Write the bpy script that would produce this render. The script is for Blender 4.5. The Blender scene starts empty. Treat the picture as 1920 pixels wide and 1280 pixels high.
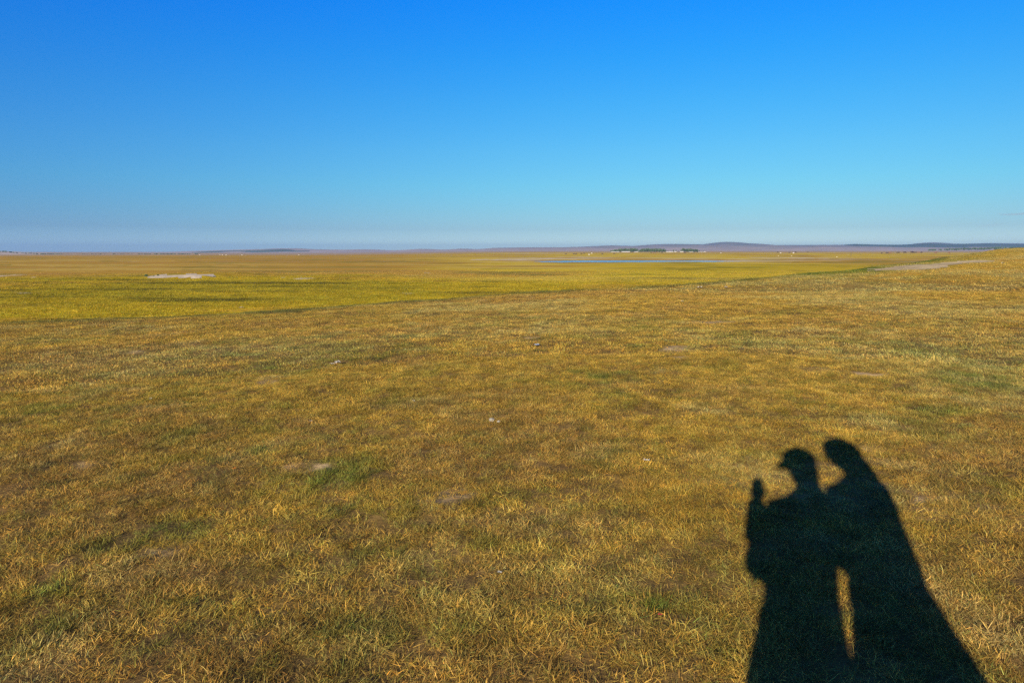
import bpy, bmesh, math, random
import numpy as np
from mathutils import Vector, Matrix

random.seed(7)
RNG = np.random.default_rng(11)
S = bpy.context.scene
COL = S.collection
R = math.radians

# ------------------------------------------------------------------ camera, sky, sun, exposure
EYE = 1.42
PITCH = math.atan2(640 - 471, 1280.0)
AZ = R(20.40)          # heading in which the shadows fall, right of the view axis
EL = R(18.09)          # height of the sun
cd = bpy.data.cameras.new('camera')
cam = bpy.data.objects.new('camera', cd)
COL.objects.link(cam)
cam.location = (0, 0, EYE)
cam.rotation_euler = (math.pi / 2 - PITCH, 0, 0)
cd.sensor_width = 36.0
cd.lens = 36.0 * 1280 / 1920
cd.clip_start = 0.02
cd.clip_end = 60000
S.camera = cam

world = bpy.data.worlds.new('World')
S.world = world
world.use_nodes = True
nt = world.node_tree
nt.nodes.clear()
w_out = nt.nodes.new('ShaderNodeOutputWorld')
w_bg = nt.nodes.new('ShaderNodeBackground')
w_sky = nt.nodes.new('ShaderNodeTexSky')
w_sky.sky_type = 'NISHITA'
w_sky.sun_disc = False
w_sky.sun_elevation = EL
w_sky.sun_rotation = AZ + math.pi
w_sky.altitude = 1200
w_sky.air_density = 1.0
w_sky.dust_density = 0.2
w_sky.ozone_density = 3.0
EXPOSURE = 1.27
SKY_STRENGTH = 0.09
# clear dry air: the sky is graded by height alone (degrees, colour as seen, colour of the plain Nishita sky), the same all round
SKY_GRADE = [(-3, (198, 236, 250), (9.0, 9.5, 7.25)), (0, (196, 237, 253), (9.0, 9.5, 7.25)), (0.8, (189, 234, 254), (8.2, 9.6, 8.1)), (1.8, (155, 206, 236), (7.1, 9.25, 8.8)), (3.2, (137, 206, 241), (5.75, 8.4, 9.25)),
             (5.3, (114, 204, 248), (4.3, 7.05, 9.1)), (8, (93, 190, 252), (3.2, 5.55, 8.3)), (11.5, (67, 175, 254), (2.4, 4.35, 7.2)), (15, (43, 160, 253), (1.87, 3.48, 6.07)),
             (19, (22, 144, 252), (1.46, 2.75, 5.05)), (30, (11, 100, 205), (.89, 1.71, 3.35)), (50, (8, 64, 150), (.475, .92, 1.88)), (90, (7, 55, 130), (.347, .67, 1.394))]
def s2l(v):
    v = v / 255.0
    return v / 12.92 if v < .04045 else ((v + .055) / 1.055) ** 2.4
w_tc = nt.nodes.new('ShaderNodeTexCoord')
w_sep = nt.nodes.new('ShaderNodeSeparateXYZ')
w_mr = nt.nodes.new('ShaderNodeMapRange')
w_mr.inputs['From Min'].default_value = -0.06; w_mr.inputs['From Max'].default_value = 1.0
w_ramp = nt.nodes.new('ShaderNodeValToRGB')
w_ramp.color_ramp.interpolation = 'LINEAR'
for i_, (el_, see, nish) in enumerate(SKY_GRADE):
    pos = (math.sin(R(el_)) + .06) / 1.06
    cr = w_ramp.color_ramp.elements
    e_ = cr[i_] if i_ < len(cr) and i_ < 1 else cr.new(pos)
    e_.position = pos
    e_.color = tuple(s2l(see[k]) / (SKY_STRENGTH * 2 ** EXPOSURE * nish[k]) for k in range(3)) + (1,)
cr = w_ramp.color_ramp.elements
cr.remove(cr[len(cr) - 1]) if cr[len(cr) - 1].position > .9999 and cr[len(cr) - 2].position > .9999 else None
w_mul = nt.nodes.new('ShaderNodeVectorMath'); w_mul.operation = 'MULTIPLY'
w_bg.inputs['Strength'].default_value = SKY_STRENGTH
nt.links.new(w_tc.outputs['Generated'], w_sep.inputs[0])
nt.links.new(w_sep.outputs['Z'], w_mr.inputs['Value'])
nt.links.new(w_mr.outputs[0], w_ramp.inputs['Fac'])
nt.links.new(w_sky.outputs[0], w_mul.inputs[0])
nt.links.new(w_ramp.outputs[0], w_mul.inputs[1])
# the sky is deepest square to the sun (clear-air polarised scattering), all round alike
w_dot = nt.nodes.new('ShaderNodeVectorMath'); w_dot.operation = 'DOT_PRODUCT'
w_dot.inputs[1].default_value = (math.sin(AZ) * math.cos(EL), math.cos(AZ) * math.cos(EL), -math.sin(EL))
w_sq = nt.nodes.new('ShaderNodeMath'); w_sq.operation = 'MULTIPLY'
w_g = nt.nodes.new('ShaderNodeMapRange'); w_g.inputs['To Min'].default_value = .80; w_g.inputs['To Max'].default_value = 1.12
w_p = nt.nodes.new('ShaderNodeMath'); w_p.operation = 'POWER'; w_p.inputs[1].default_value = -.5
w_r = nt.nodes.new('ShaderNodeMath'); w_r.operation = 'POWER'; w_r.inputs[1].default_value = 2.1
w_c = nt.nodes.new('ShaderNodeCombineXYZ')
w_m2 = nt.nodes.new('ShaderNodeVectorMath'); w_m2.operation = 'MULTIPLY'
nt.links.new(w_tc.outputs['Generated'], w_dot.inputs[0])
nt.links.new(w_dot.outputs['Value'], w_sq.inputs[0]); nt.links.new(w_dot.outputs['Value'], w_sq.inputs[1])
nt.links.new(w_sq.outputs[0], w_g.inputs['Value']); nt.links.new(w_g.outputs[0], w_p.inputs[0])
nt.links.new(w_g.outputs[0], w_r.inputs[0]); nt.links.new(w_r.outputs[0], w_c.inputs[0]); nt.links.new(w_g.outputs[0], w_c.inputs[1]); nt.links.new(w_p.outputs[0], w_c.inputs[2])
nt.links.new(w_mul.outputs[0], w_m2.inputs[0]); nt.links.new(w_c.outputs[0], w_m2.inputs[1])
nt.links.new(w_m2.outputs[0], w_bg.inputs['Color'])
nt.links.new(w_bg.outputs[0], w_out.inputs['Surface'])

sl = bpy.data.lights.new('sun', 'SUN')
sl.energy = 5.0
sl.angle = R(0.53)
sl.color = (1.0, 0.91, 0.74)
sun = bpy.data.objects.new('sun', sl)
COL.objects.link(sun)
sun_dir = Vector((math.sin(AZ) * math.cos(EL), math.cos(AZ) * math.cos(EL), -math.sin(EL)))
sun.rotation_euler = sun_dir.to_track_quat('-Z', 'Y').to_euler()

S.view_settings.view_transform = 'Standard'
S.view_settings.look = 'None'
S.view_settings.gamma = 1.0
S.view_settings.use_curve_mapping = False
S.view_settings.exposure = EXPOSURE
S.render.engine = 'CYCLES'
S.cycles.max_bounces = 5
S.cycles.diffuse_bounces = 1
S.cycles.glossy_bounces = 2
S.cycles.transmission_bounces = 2
S.cycles.volume_bounces = 0
S.cycles.transparent_max_bounces = 8
S.cycles.use_denoising = False

# ------------------------------------------------------------------ noise and terrain (numpy)
def smooth(a, b, x):
    t = np.clip((np.asarray(x, float) - a) / (b - a), 0, 1)
    return t * t * (3 - 2 * t)

def _hash(ix, iy, seed):
    h = (ix.astype(np.int64) * 374761393 + iy.astype(np.int64) * 668265263 + seed * 982451653) & 0xFFFFFFFF
    h = ((h ^ (h >> 13)) * 1274126177) & 0xFFFFFFFF
    h = (h ^ (h >> 16)) & 0xFFFFFFFF
    return h.astype(np.float64) / 4294967295.0

def vnoise(x, y, seed=0):
    ix = np.floor(x); iy = np.floor(y)
    fx = x - ix; fy = y - iy
    fx = fx * fx * fx * (fx * (fx * 6 - 15) + 10)
    fy = fy * fy * fy * (fy * (fy * 6 - 15) + 10)
    a = _hash(ix, iy, seed); b = _hash(ix + 1, iy, seed)
    c = _hash(ix, iy + 1, seed); d = _hash(ix + 1, iy + 1, seed)
    return (a + (b - a) * fx) * (1 - fy) + (c + (d - c) * fx) * fy

def fbm(x, y, scale, seed=0, octs=4, gain=0.5):
    """about -1..1"""
    x = np.asarray(x, float) / scale; y = np.asarray(y, float) / scale
    s = 0.0; a = 1.0; n = 0.0
    c, si = math.cos(0.6), math.sin(0.6)
    for o in range(octs):
        s = s + a * (vnoise(x + 17.3 * o, y - 9.1 * o, seed + o) * 2 - 1)
        n += a
        a *= gain
        x, y = (x * c - y * si) * 2.03, (x * si + y * c) * 2.03
    return s / n * 1.6

EDGE_X = np.array([-400, -60, -16.8, 0, 17.4, 30.6, 47, 120, 400.])
EDGE_Y = np.array([-130, 5.0, 22.2, 29.7, 46.5, 61, 79, 160, 470.])
PLAIN = -4.6

def edge_w(x, y):
    """signed distance beyond the terrace edge, positive out on the plain"""
    ye = np.interp(x, EDGE_X, EDGE_Y)
    return (y - ye) * 0.74 + 0.9 * fbm(x, y, 14, 5, 2)

def turf(x, y, d):
    near = smooth(26, 10, d)
    return near * (.006 * fbm(x, y, .19, 24, 2) + .002 * fbm(x, y, .07, 25, 2))

def terrain(x, y):
    x = np.asarray(x, float); y = np.asarray(y, float)
    d = np.hypot(x, y)
    p = 0.0275 * x - 0.0156 * y + 3.4e-4 * np.clip(x - 18, 0, 56) ** 2 + .022 * np.clip(x - 74, 0, 45)
    p = p + smooth(3, 9, d) * (0.035 * fbm(x, y, 2.3, 21, 3) + 0.10 * fbm(x, y, 9, 22, 2)) + 0.014 * fbm(x, y, 0.55, 23, 2) + turf(x, y, d)
    w = edge_w(x, y)
    ang = np.where(y > 1, x / np.maximum(y, 1), np.sign(x) * 3)
    far = PLAIN + smooth(60, 200, d) * (0.16 * fbm(x, y, 34, 31, 3) + 0.05 * fbm(x, y, 7, 32, 2))
    rise = smooth(700, 2400, d)
    side = smooth(-0.30, 0.05, ang)
    far = far + rise * (-5.0 + side * 8.2) + smooth(2500, 5000, d) * side * 4
    # low bank with a pale earth face, left on the plain
    bx = (x + 78); by = y - (157 + 2.2 * fbm(x, y * 0, 6, 41, 2) - 0.02 * bx)
    far = far + 0.55 * smooth(-0.6, 4.5, by) * (1 - smooth(8, 60, by)) * smooth(10, 6, np.abs(bx))
    # shallow basin of the pond
    far = far - 0.55 * pond_mask(x, y)
    t = np.maximum(smooth(-1.5, 15, w), smooth(150, 330, d))
    return p * (1 - t) + far * t

def pond_mask(x, y):
    yc = 430 + 0.10 * (x - 70)
    half = 44 * np.clip(1 - ((x - 76) / 66.0) ** 2, 0, 1) ** 0.6
    half = half + 9 * fbm(x, y, 26, 51, 3) * (half > 3)
    tail = 5 * smooth(-5, 50, x) * smooth(190, 130, x)
    half = np.maximum(half, tail * (1 + 0.7 * fbm(x, y, 18, 52, 2)))
    return smooth(-3, 3, half - np.abs(y - yc))

def ray(px, py):
    a = px - 960.0; b = 640.0 - py
    c, s = math.cos(PITCH), math.sin(PITCH)
    return np.array([a, 1280 * c + b * s, b * c - 1280 * s]) / 1280.0

_D = np.concatenate([np.linspace(1, 60, 1200), 60 * np.exp(np.linspace(0, math.log(150), 2600))])
def on_ground(px, py):
    """where the sight line through a point of the photograph meets the terrain"""
    r = ray(px, py)
    x = r[0] * _D / r[1]; y = _D
    z = EYE + r[2] * _D / r[1]
    g = terrain(x, y)
    hit = np.nonzero(z <= g)[0]
    i = hit[0] if len(hit) else len(_D) - 1
    if i == 0:
        return Vector((x[0], y[0], float(g[0])))
    a = (z[i - 1] - g[i - 1]); b = (z[i] - g[i])
    t = a / (a - b) if a != b else 0
    xx = x[i - 1] + t * (x[i] - x[i - 1]); yy = y[i - 1] + t * (y[i] - y[i - 1])
    return Vector((xx, yy, float(terrain(np.array([xx]), np.array([yy]))[0])))

# ------------------------------------------------------------------ colours of the pasture
STRAW = np.array([.375, .262, .062]); GOLD = np.array([.355, .218, .032]); RUST = np.array([.300, .165, .042])
OLIVE = np.array([.215, .195, .038]); GREEN = np.array([.082, .118, .016]); PALE = np.array([.44, .33, .14])
YELLOW = np.array([.325, .225, .014]); YGREEN = np.array([.240, .186, .014]); EARTH = np.array([.30, .205, .110])
CHALK = np.array([.44, .36, .25]); GREYE = np.array([.33, .26, .20])

# patches: x, y in photograph -> spot on the ground, half width and half depth in metres, kind, strength
PATCH_PX = [(640, 885, 75, 22, 'g', 1.0), (560, 905, 50, 18, 'g', .7), (1135, 712, 60, 16, 'g', .95), (1075, 720, 45, 14, 'g', .5),
            (985, 745, 50, 14, 'g', .6), (1160, 745, 60, 14, 'g', .5), (700, 735, 40, 10, 'g', .6), (735, 755, 40, 9, 'g', .4),
            (230, 1010, 90, 26, 'g', .8), (90, 1110, 110, 34, 'g', .8), (60, 1190, 90, 30, 'g', .6), (270, 1190, 80, 26, 'g', .45),
            (70, 770, 60, 12, 'g', .7), (30, 880, 60, 16, 'g', .6), (1390, 628, 40, 7, 'g', .75), (1210, 612, 70, 7, 'g', .6),
            (1090, 632, 60, 6, 'g', .5), (1230, 605, 50, 5, 'g', .5), (1480, 585, 40, 5, 'g', .6), (1840, 715, 70, 22, 'g', .7),
            (1870, 690, 60, 12, 'g', .6), (1770, 770, 50, 10, 'g', .7), (1740, 800, 90, 22, 'g', .45), (1830, 900, 80, 30, 'g', .5),
            (1225, 1135, 28, 14, 'g', .9), (1130, 1140, 60, 20, 'g', .45), (800, 1060, 60, 22, 'g', .5), (700, 960, 70, 18, 'g', .5),
            (780, 1050, 90, 14, 'g', .4), (1720, 520, 30, 3, 'g', .7), (1640, 530, 30, 3, 'g', .5), (1640, 560, 30, 4, 'g', .5),
            (1330, 690, 70, 10, 'g', .35), (370, 700, 60, 9, 'g', .4), (460, 640, 60, 6, 'g', .4), (100, 640, 60, 6, 'g', .4),
            (1265, 655, 22, 8, 'b', 1.0), (1275, 667, 22, 4, 'b', .7), (1622, 700, 34, 5, 'b', 1.0), (1655, 702, 18, 4, 'b', .7), (1655, 841, 34, 9, 'b', 1.0),
            (1720, 940, 14, 8, 'b', .9), (575, 880, 45, 12, 'b', .75), (800, 945, 60, 16, 'b', .6), (860, 925, 40, 12, 'b', .45), (510, 715, 40, 10, 'b', .5),
            (600, 790, 50, 12, 'd', .5), (255, 1135, 22, 10, 'b', .7), (130, 880, 60, 16, 'b', .45), (340, 1020, 40, 12, 'b', .4),
            (1350, 605, 26, 2.5, 'b', .8), (1310, 604, 20, 2, 'b', .6), (1240, 616, 24, 2, 'b', .5), (980, 617, 26, 3, 'b', .5), (1000, 632, 14, 2, 'b', .6),
            (1230, 745, 30, 4, 'b', .5), (1545, 688, 26, 3, 'b', .5), (1400, 855, 40, 10, 'b', .35), (255, 659, 16, 2.5, 'b', .8), (890, 712, 50, 9, 'd', .55),
            (250, 830, 120, 25, 'd', .45), (640, 800, 90, 20, 'd', .4), (300, 900, 110, 26, 'r', .6), (190, 930, 60, 20, 'r', .6), (950, 690, 160, 22, 'o', .6),
            (760, 720, 90, 18, 'o', .6), (1550, 640, 90, 10, 'o', .5), (1860, 560, 70, 12, 'o', .7), (1700, 600, 60, 6, 'o', .4), (300, 1080, 120, 30, 'd', .5),
            (560, 1180, 140, 36, 'd', .4), (1800, 850, 110, 40, 'd', .35), (1430, 880, 120, 60, 'y', .4), (1100, 600, 200, 10, 'y', .3)]
_patches = None
def patches():
    global _patches
    if _patches is None:
        _patches = []
        for px, py, rx, ry, k, st in PATCH_PX:
            c = on_ground(px, py); a = on_ground(px, py - ry); b = on_ground(px, py + ry)
            _patches.append((c.x, c.y, max(rx * c.y / 1280.0, .03), max((Vector((a.x - b.x, a.y - b.y))).length / 2, .03), math.atan2(c.x, c.y), k, st))
    return _patches

def patch_masks(x, y):
    m = {k: np.zeros_like(x) for k in 'gbdroy'}
    nx = fbm(x, y, .9, 61, 4); ny = fbm(x, y, .35, 62, 3)
    for cx, cy, rx, ry, az, k, st in patches():
        sel = np.nonzero((np.abs(x - cx) < 3 * (rx + ry)) & (np.abs(y - cy) < 3 * (rx + ry)))[0]
        if not len(sel):
            continue
        dx = x[sel] - cx; dy = y[sel] - cy
        u = dx * math.cos(az) - dy * math.sin(az); v = dx * math.sin(az) + dy * math.cos(az)
        q = np.sqrt((u / rx) ** 2 + (v / ry) ** 2) + .55 * nx[sel] + .40 * ny[sel]
        m[k][sel] = np.maximum(m[k][sel], st * smooth(1.35, .55, q))
    return m

def mix(a, b, t):
    return a * (1 - t[:, None]) + b * t[:, None]

def pixel_of(x, y, z):
    c, s = math.cos(PITCH), math.sin(PITCH)
    zz = z - EYE
    f = y * c - zz * s; u = y * s + zz * c
    f = np.maximum(f, 1e-3)
    return 960 + 1280 * x / f, 640 - 1280 * u / f

def track_mask(x, y):
    # bare earth of the track along the right end of the terrace
    ax, ay, bx, by = TRACK
    L = math.hypot(bx - ax, by - ay); ux, uy = (bx - ax) / L, (by - ay) / L
    s = ((x - ax) * ux + (y - ay) * uy) / L
    o = -(x - ax) * uy + (y - ay) * ux
    halfw = 1.9 * smooth(-.03, .3, s) * smooth(1.12, .8, s) + .02
    return smooth(.9, -.5, np.abs(o) - halfw + 1.1 * fbm(x, y, 4, 71, 3)) * smooth(-.04, .0, s) * smooth(1.1, 1.02, s)

def pasture(x, y):
    """base colour, bareness and lushness of the pasture at plan positions"""
    x = np.asarray(x, float); y = np.asarray(y, float)
    d = np.hypot(x, y)
    w = edge_w(x, y)
    n1 = fbm(x, y, 5.5, 1, 4); n2 = fbm(x, y, 1.6, 2, 4); n3 = fbm(x, y, 16, 3, 3); n4 = fbm(x, y, .6, 4, 3)
    c = np.repeat(STRAW[None, :], len(x), 0)
    c = mix(c, GOLD, smooth(-.5, .5, n1 + .4 * n2 + .2))
    c = mix(c, RUST, .45 * smooth(.35, .9, n2 * .7 - n3 * .6 + .2))
    c = mix(c, OLIVE, .55 * smooth(.0, .8, -n1 * .5 + n4 * .6 + n3 * .5))
    c = mix(c, PALE, .22 * smooth(.25, .9, n4 - n1 * .3))
    green = .60 * smooth(.34, .9, fbm(x, y, 2.6, 6, 4) + .45 * n4 - .15 * n3 + .16 * smooth(2, -5, x)) * smooth(26, 7, d) + .25 * smooth(.5, 1., fbm(x, y, 7, 7, 3))
    bare = .25 * smooth(.75, 1.2, fbm(x, y, 1.9, 8, 4) + .3 * n4) * smooth(30, 8, d)
    m = patch_masks(x, y)
    n5 = fbm(x, y, .25, 12, 3)
    c = c * (1 + .16 * n5 * smooth(40, 10, d))[:, None]
    c = mix(c, np.array([.18, .10, .035]), .4 * smooth(.5, .95, fbm(x, y, 1.1, 13, 4) + .3 * n5) * smooth(14, 5, d))
    c = mix(c, RUST * .95, m['r']); c = mix(c, GOLD, m['o']); c = mix(c, RUST * .9, .5 * m['d']); c = mix(c, STRAW * 1.1, m['y'])
    green = np.maximum(green, m['g'])
    bare = np.clip(np.maximum(bare * (1 - m['g']), m['b']), 0, 1)
    green = np.clip(green * (.30 + .85 * smooth(-.6, .7, fbm(x, y, .30, 9, 4))), 0, 1)
    bare = np.clip(bare * (.35 + .9 * smooth(-.5, .5, fbm(x, y, .22, 10, 3))), 0, 1)
    c = mix(c, GREEN, .8 * green)
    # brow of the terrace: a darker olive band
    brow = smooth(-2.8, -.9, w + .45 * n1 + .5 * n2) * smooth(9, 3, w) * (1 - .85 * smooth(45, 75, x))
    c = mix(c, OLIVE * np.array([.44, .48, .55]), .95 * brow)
    rb = smooth(12, 26, x) * smooth(66, 40, x) * smooth(-9, -6, w) * smooth(1, -1, w)
    c = mix(c, GREEN * np.array([1.15, 1.05, 1.]), .9 * rb * smooth(-.7, .3, n1 + .6 * n2 + .1))
    # ---- the plain
    pl = smooth(6, 12, w)
    q1 = fbm(x, y, 30, 81, 4); q3 = fbm(x, y, 90, 83, 3)
    q2 = fbm(x * .45, y * 1.7, 13, 82, 4); q4 = fbm(x * .30, y * 1.8, 6, 84, 4); q5 = fbm(x * .35, y, 26, 88, 4); q6 = fbm(x * .5, y * 1.3, 1.7, 89, 3)
    f = np.repeat(YELLOW[None, :], len(x), 0)
    f = mix(f, YGREEN, .65 * smooth(-.1, .6, .6 * q1 + .7 * q2 + .3 * q4))
    f = mix(f, GOLD * np.array([1.05, 1.0, .9]), .75 * smooth(.0, .6, -.8 * q1 + .7 * q4))
    f = mix(f, np.array([.18, .14, .014]), .6 * smooth(.28, .5, q4 + .25 * q2 + .25 * q6))
    f = mix(f, np.array([.070, .060, .012]), .8 * smooth(.52, .68, q4 + .3 * q2 + .2 * q6 - .1) * smooth(460, 240, d))
    f = f * (1 + .30 * q6 * smooth(420, 120, d))[:, None]
    ang = x / np.maximum(y, 1)
    tan_ = smooth(180, 215, d + 22 * q5 + 16 * q2 + 70 * smooth(-.45, .1, ang))
    g = mix(np.repeat(np.array([[.325, .185, .032]]), len(x), 0), RUST * 1.0, .7 * smooth(-.2, .6, q5 + .3 * q2))
    g = mix(g, np.array([.44, .310, .030]), smooth(-.25, .02, ang) * smooth(.45, -.1, q3 + .3 * q5))
    g = mix(g, OLIVE * .85, .75 * smooth(.2, .65, q2 * .6 + q5 * .5 + .2 * q3))
    g = mix(g, STRAW * 1.08, .6 * smooth(.1, .6, -q5 + q2 * .4))
    g = mix(g, OLIVE * .55, .7 * smooth(.5, .85, q2 + .2 * q4) * smooth(620, 380, d))
    f = mix(f, g, tan_ * (1 - .5 * smooth(.0, .25, ang) * smooth(420, 300, d)))
    # pale mineral rims and flats about the pond
    nb = fbm(x, y * .5, 40, 85, 3)
    rim = smooth(-120, 25, y - (440 + .1 * (x - 70)) + 0 * x) * smooth(330, 120, y - 430) * smooth(-60, 20, x) * smooth(330, 200, x)
    f = mix(f, CHALK * .95, .9 * rim * smooth(.25, .5, fbm(x * .35, y, 22, 86, 3) + .15 * nb))
    wet = pond_mask(x, y)
    f = mix(f, GREYE * .7, wet)
    for cx, cy, rx, ry in CHALKS:
        qq = np.sqrt(((x - cx) / rx) ** 2 + ((y - cy) / ry) ** 2) + .5 * fbm(x, y, max(rx * .35, .5), 87, 3)
        f = mix(f, CHALK, .75 * smooth(1.1, .6, qq + .25 * q4))
    far = smooth(1300, 2600, d)
    f = mix(f, np.array([.30, .215, .135]), .8 * far)
    c = mix(c, f, pl)
    bare = bare * (1 - pl)
    return c, bare, green * (1 - pl), pl

TRACK = None
CHALKS = []
a_, b_ = on_ground(1600, 513), on_ground(1822, 488.5)
TRACK = (a_.x, a_.y, b_.x, b_.y)
for px, py, hw, hh in [(10, 517, 24, 1.6), (62, 519.5, 7, .5), (570, 522.5, 18, 1.2), (530, 520.5, 5, .6), (40, 549.5, 22, .5), (900, 486.8, 16, 1.2), (965, 486.8, 45, 1.6), (1050, 485.2, 60, .8),
                       (1010, 484.2, 55, .9), (1100, 482.4, 50, .8), (1430, 483.0, 40, .7), (1495, 483.2, 50, .7), (1000, 475.5, 70, .4), (800, 512, 6, .6),
                       (1570, 482.5, 6, .7), (765, 550, 5, .7)]:
    p = on_ground(px, py); q = on_ground(px, py - hh)
    CHALKS.append((p.x, p.y, hw * p.y / 1280, max(q.y - p.y, .3)))

# ------------------------------------------------------------------ materials
def material(name):
    m = bpy.data.materials.new(name)
    m.use_nodes = True
    return m, m.node_tree, m.node_tree.nodes['Principled BSDF']

def simple_mat(name, col, rough=.8, var=.25, scale=30.0, spec=.25, bump=0.0):
    m, t, b = material(name)
    tc = t.nodes.new('ShaderNodeTexCoord')
    n = t.nodes.new('ShaderNodeTexNoise'); n.inputs['Scale'].default_value = scale; n.inputs['Detail'].default_value = 4
    r = t.nodes.new('ShaderNodeMapRange'); r.inputs['From Min'].default_value = .3; r.inputs['From Max'].default_value = .7
    r.inputs['To Min'].default_value = 1 - var; r.inputs['To Max'].default_value = 1 + var
    v = t.nodes.new('ShaderNodeVectorMath'); v.operation = 'SCALE'
    v.inputs[0].default_value = col
    t.links.new(tc.outputs['Object'], n.inputs['Vector'])
    t.links.new(n.outputs['Fac'], r.inputs['Value'])
    t.links.new(r.outputs[0], v.inputs['Scale'])
    t.links.new(v.outputs[0], b.inputs['Base Color'])
    b.inputs['Roughness'].default_value = rough
    b.inputs['Specular IOR Level'].default_value = spec
    if bump:
        bp = t.nodes.new('ShaderNodeBump'); bp.inputs['Strength'].default_value = bump; bp.inputs['Distance'].default_value = .02
        t.links.new(n.outputs['Fac'], bp.inputs['Height']); t.links.new(bp.outputs[0], b.inputs['Normal'])
    return m

def ground_mat(name):
    m, t, b = material(name)
    at = t.nodes.new('ShaderNodeAttribute'); at.attribute_name = 'col'
    geo = t.nodes.new('ShaderNodeNewGeometry')
    n1 = t.nodes.new('ShaderNodeTexNoise'); n1.inputs['Scale'].default_value = 9.0; n1.inputs['Detail'].default_value = 6; n1.inputs['Roughness'].default_value = .7
    n2 = t.nodes.new('ShaderNodeTexNoise'); n2.inputs['Scale'].default_value = 1.3; n2.inputs['Detail'].default_value = 5; n2.inputs['Roughness'].default_value = .65
    mp = t.nodes.new('ShaderNodeMapping'); mp.inputs['Scale'].default_value = (1.0, 1.6, 1.0)
    t.links.new(geo.outputs['Position'], mp.inputs['Vector'])
    t.links.new(mp.outputs[0], n1.inputs['Vector']); t.links.new(mp.outputs[0], n2.inputs['Vector'])
    ad = t.nodes.new('ShaderNodeMath'); ad.operation = 'ADD'
    t.links.new(n1.outputs['Fac'], ad.inputs[0]); t.links.new(n2.outputs['Fac'], ad.inputs[1])
    r = t.nodes.new('ShaderNodeMapRange'); r.inputs['From Min'].default_value = .7; r.inputs['From Max'].default_value = 1.3
    r.inputs['To Min'].default_value = .62; r.inputs['To Max'].default_value = 1.3
    t.links.new(ad.outputs[0], r.inputs['Value'])
    v = t.nodes.new('ShaderNodeVectorMath'); v.operation = 'SCALE'
    t.links.new(at.outputs['Color'], v.inputs[0]); t.links.new(r.outputs[0], v.inputs['Scale'])
    t.links.new(v.outputs[0], b.inputs['Base Color'])
    b.inputs['Roughness'].default_value = .95
    b.inputs['Specular IOR Level'].default_value = 0.0
    bp = t.nodes.new('ShaderNodeBump'); bp.inputs['Strength'].default_value = .6; bp.inputs['Distance'].default_value = .03
    t.links.new(n1.outputs['Fac'], bp.inputs['Height']); t.links.new(bp.outputs[0], b.inputs['Normal'])
    return m

M_GROUND = ground_mat('pasture_ground')

def grass_mat():
    m, t, b = material('grass_blades')
    a1 = t.nodes.new('ShaderNodeAttribute'); a1.attribute_type = 'INSTANCER'; a1.attribute_name = 'tint'
    a2 = t.nodes.new('ShaderNodeAttribute'); a2.attribute_name = 'blade'
    mx = t.nodes.new('ShaderNodeVectorMath'); mx.operation = 'MULTIPLY'
    t.links.new(a1.outputs['Color'], mx.inputs[0]); t.links.new(a2.outputs['Color'], mx.inputs[1])
    t.links.new(mx.outputs[0], b.inputs['Base Color'])
    b.inputs['Roughness'].default_value = .55
    b.inputs['Specular IOR Level'].default_value = .12
    tr = t.nodes.new('ShaderNodeBsdfTranslucent'); t.links.new(mx.outputs[0], tr.inputs['Color'])
    ms = t.nodes.new('ShaderNodeMixShader'); ms.inputs[0].default_value = .22
    o = t.nodes['Material Output']
    t.links.new(b.outputs[0], ms.inputs[1]); t.links.new(tr.outputs[0], ms.inputs[2]); t.links.new(ms.outputs[0], o.inputs['Surface'])
    return m
M_GRASS = grass_mat()

# ------------------------------------------------------------------ object helpers
def tag(o, label=None, cat=None, group=None, kind=None):
    if label: o['label'] = label
    if cat: o['category'] = cat
    if group: o['group'] = group
    if kind: o['kind'] = kind
    return o

def mesh_obj(name, verts, faces, mat, parent=None, smooth_=False):
    me = bpy.data.meshes.new(name)
    me.from_pydata(verts, [], faces)
    me.update()
    if mat: me.materials.append(mat)
    if smooth_: me.polygons.foreach_set('use_smooth', np.ones(len(me.polygons), bool))
    o = bpy.data.objects.new(name, me)
    COL.objects.link(o)
    if parent: o.parent = parent
    return o

def bm_obj(name, bm, mat, parent=None, smooth_=True):
    me = bpy.data.meshes.new(name)
    bmesh.ops.recalc_face_normals(bm, faces=bm.faces)
    bm.to_mesh(me); bm.free()
    me.materials.append(mat)
    if smooth_: me.polygons.foreach_set('use_smooth', np.ones(len(me.polygons), bool))
    o = bpy.data.objects.new(name, me)
    COL.objects.link(o)
    if parent: o.parent = parent
    return o

def empty(name, loc=(0, 0, 0), rz=0.0):
    o = bpy.data.objects.new(name, None)
    COL.objects.link(o)
    o.location = loc; o.rotation_euler = (0, 0, rz)
    return o

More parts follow.
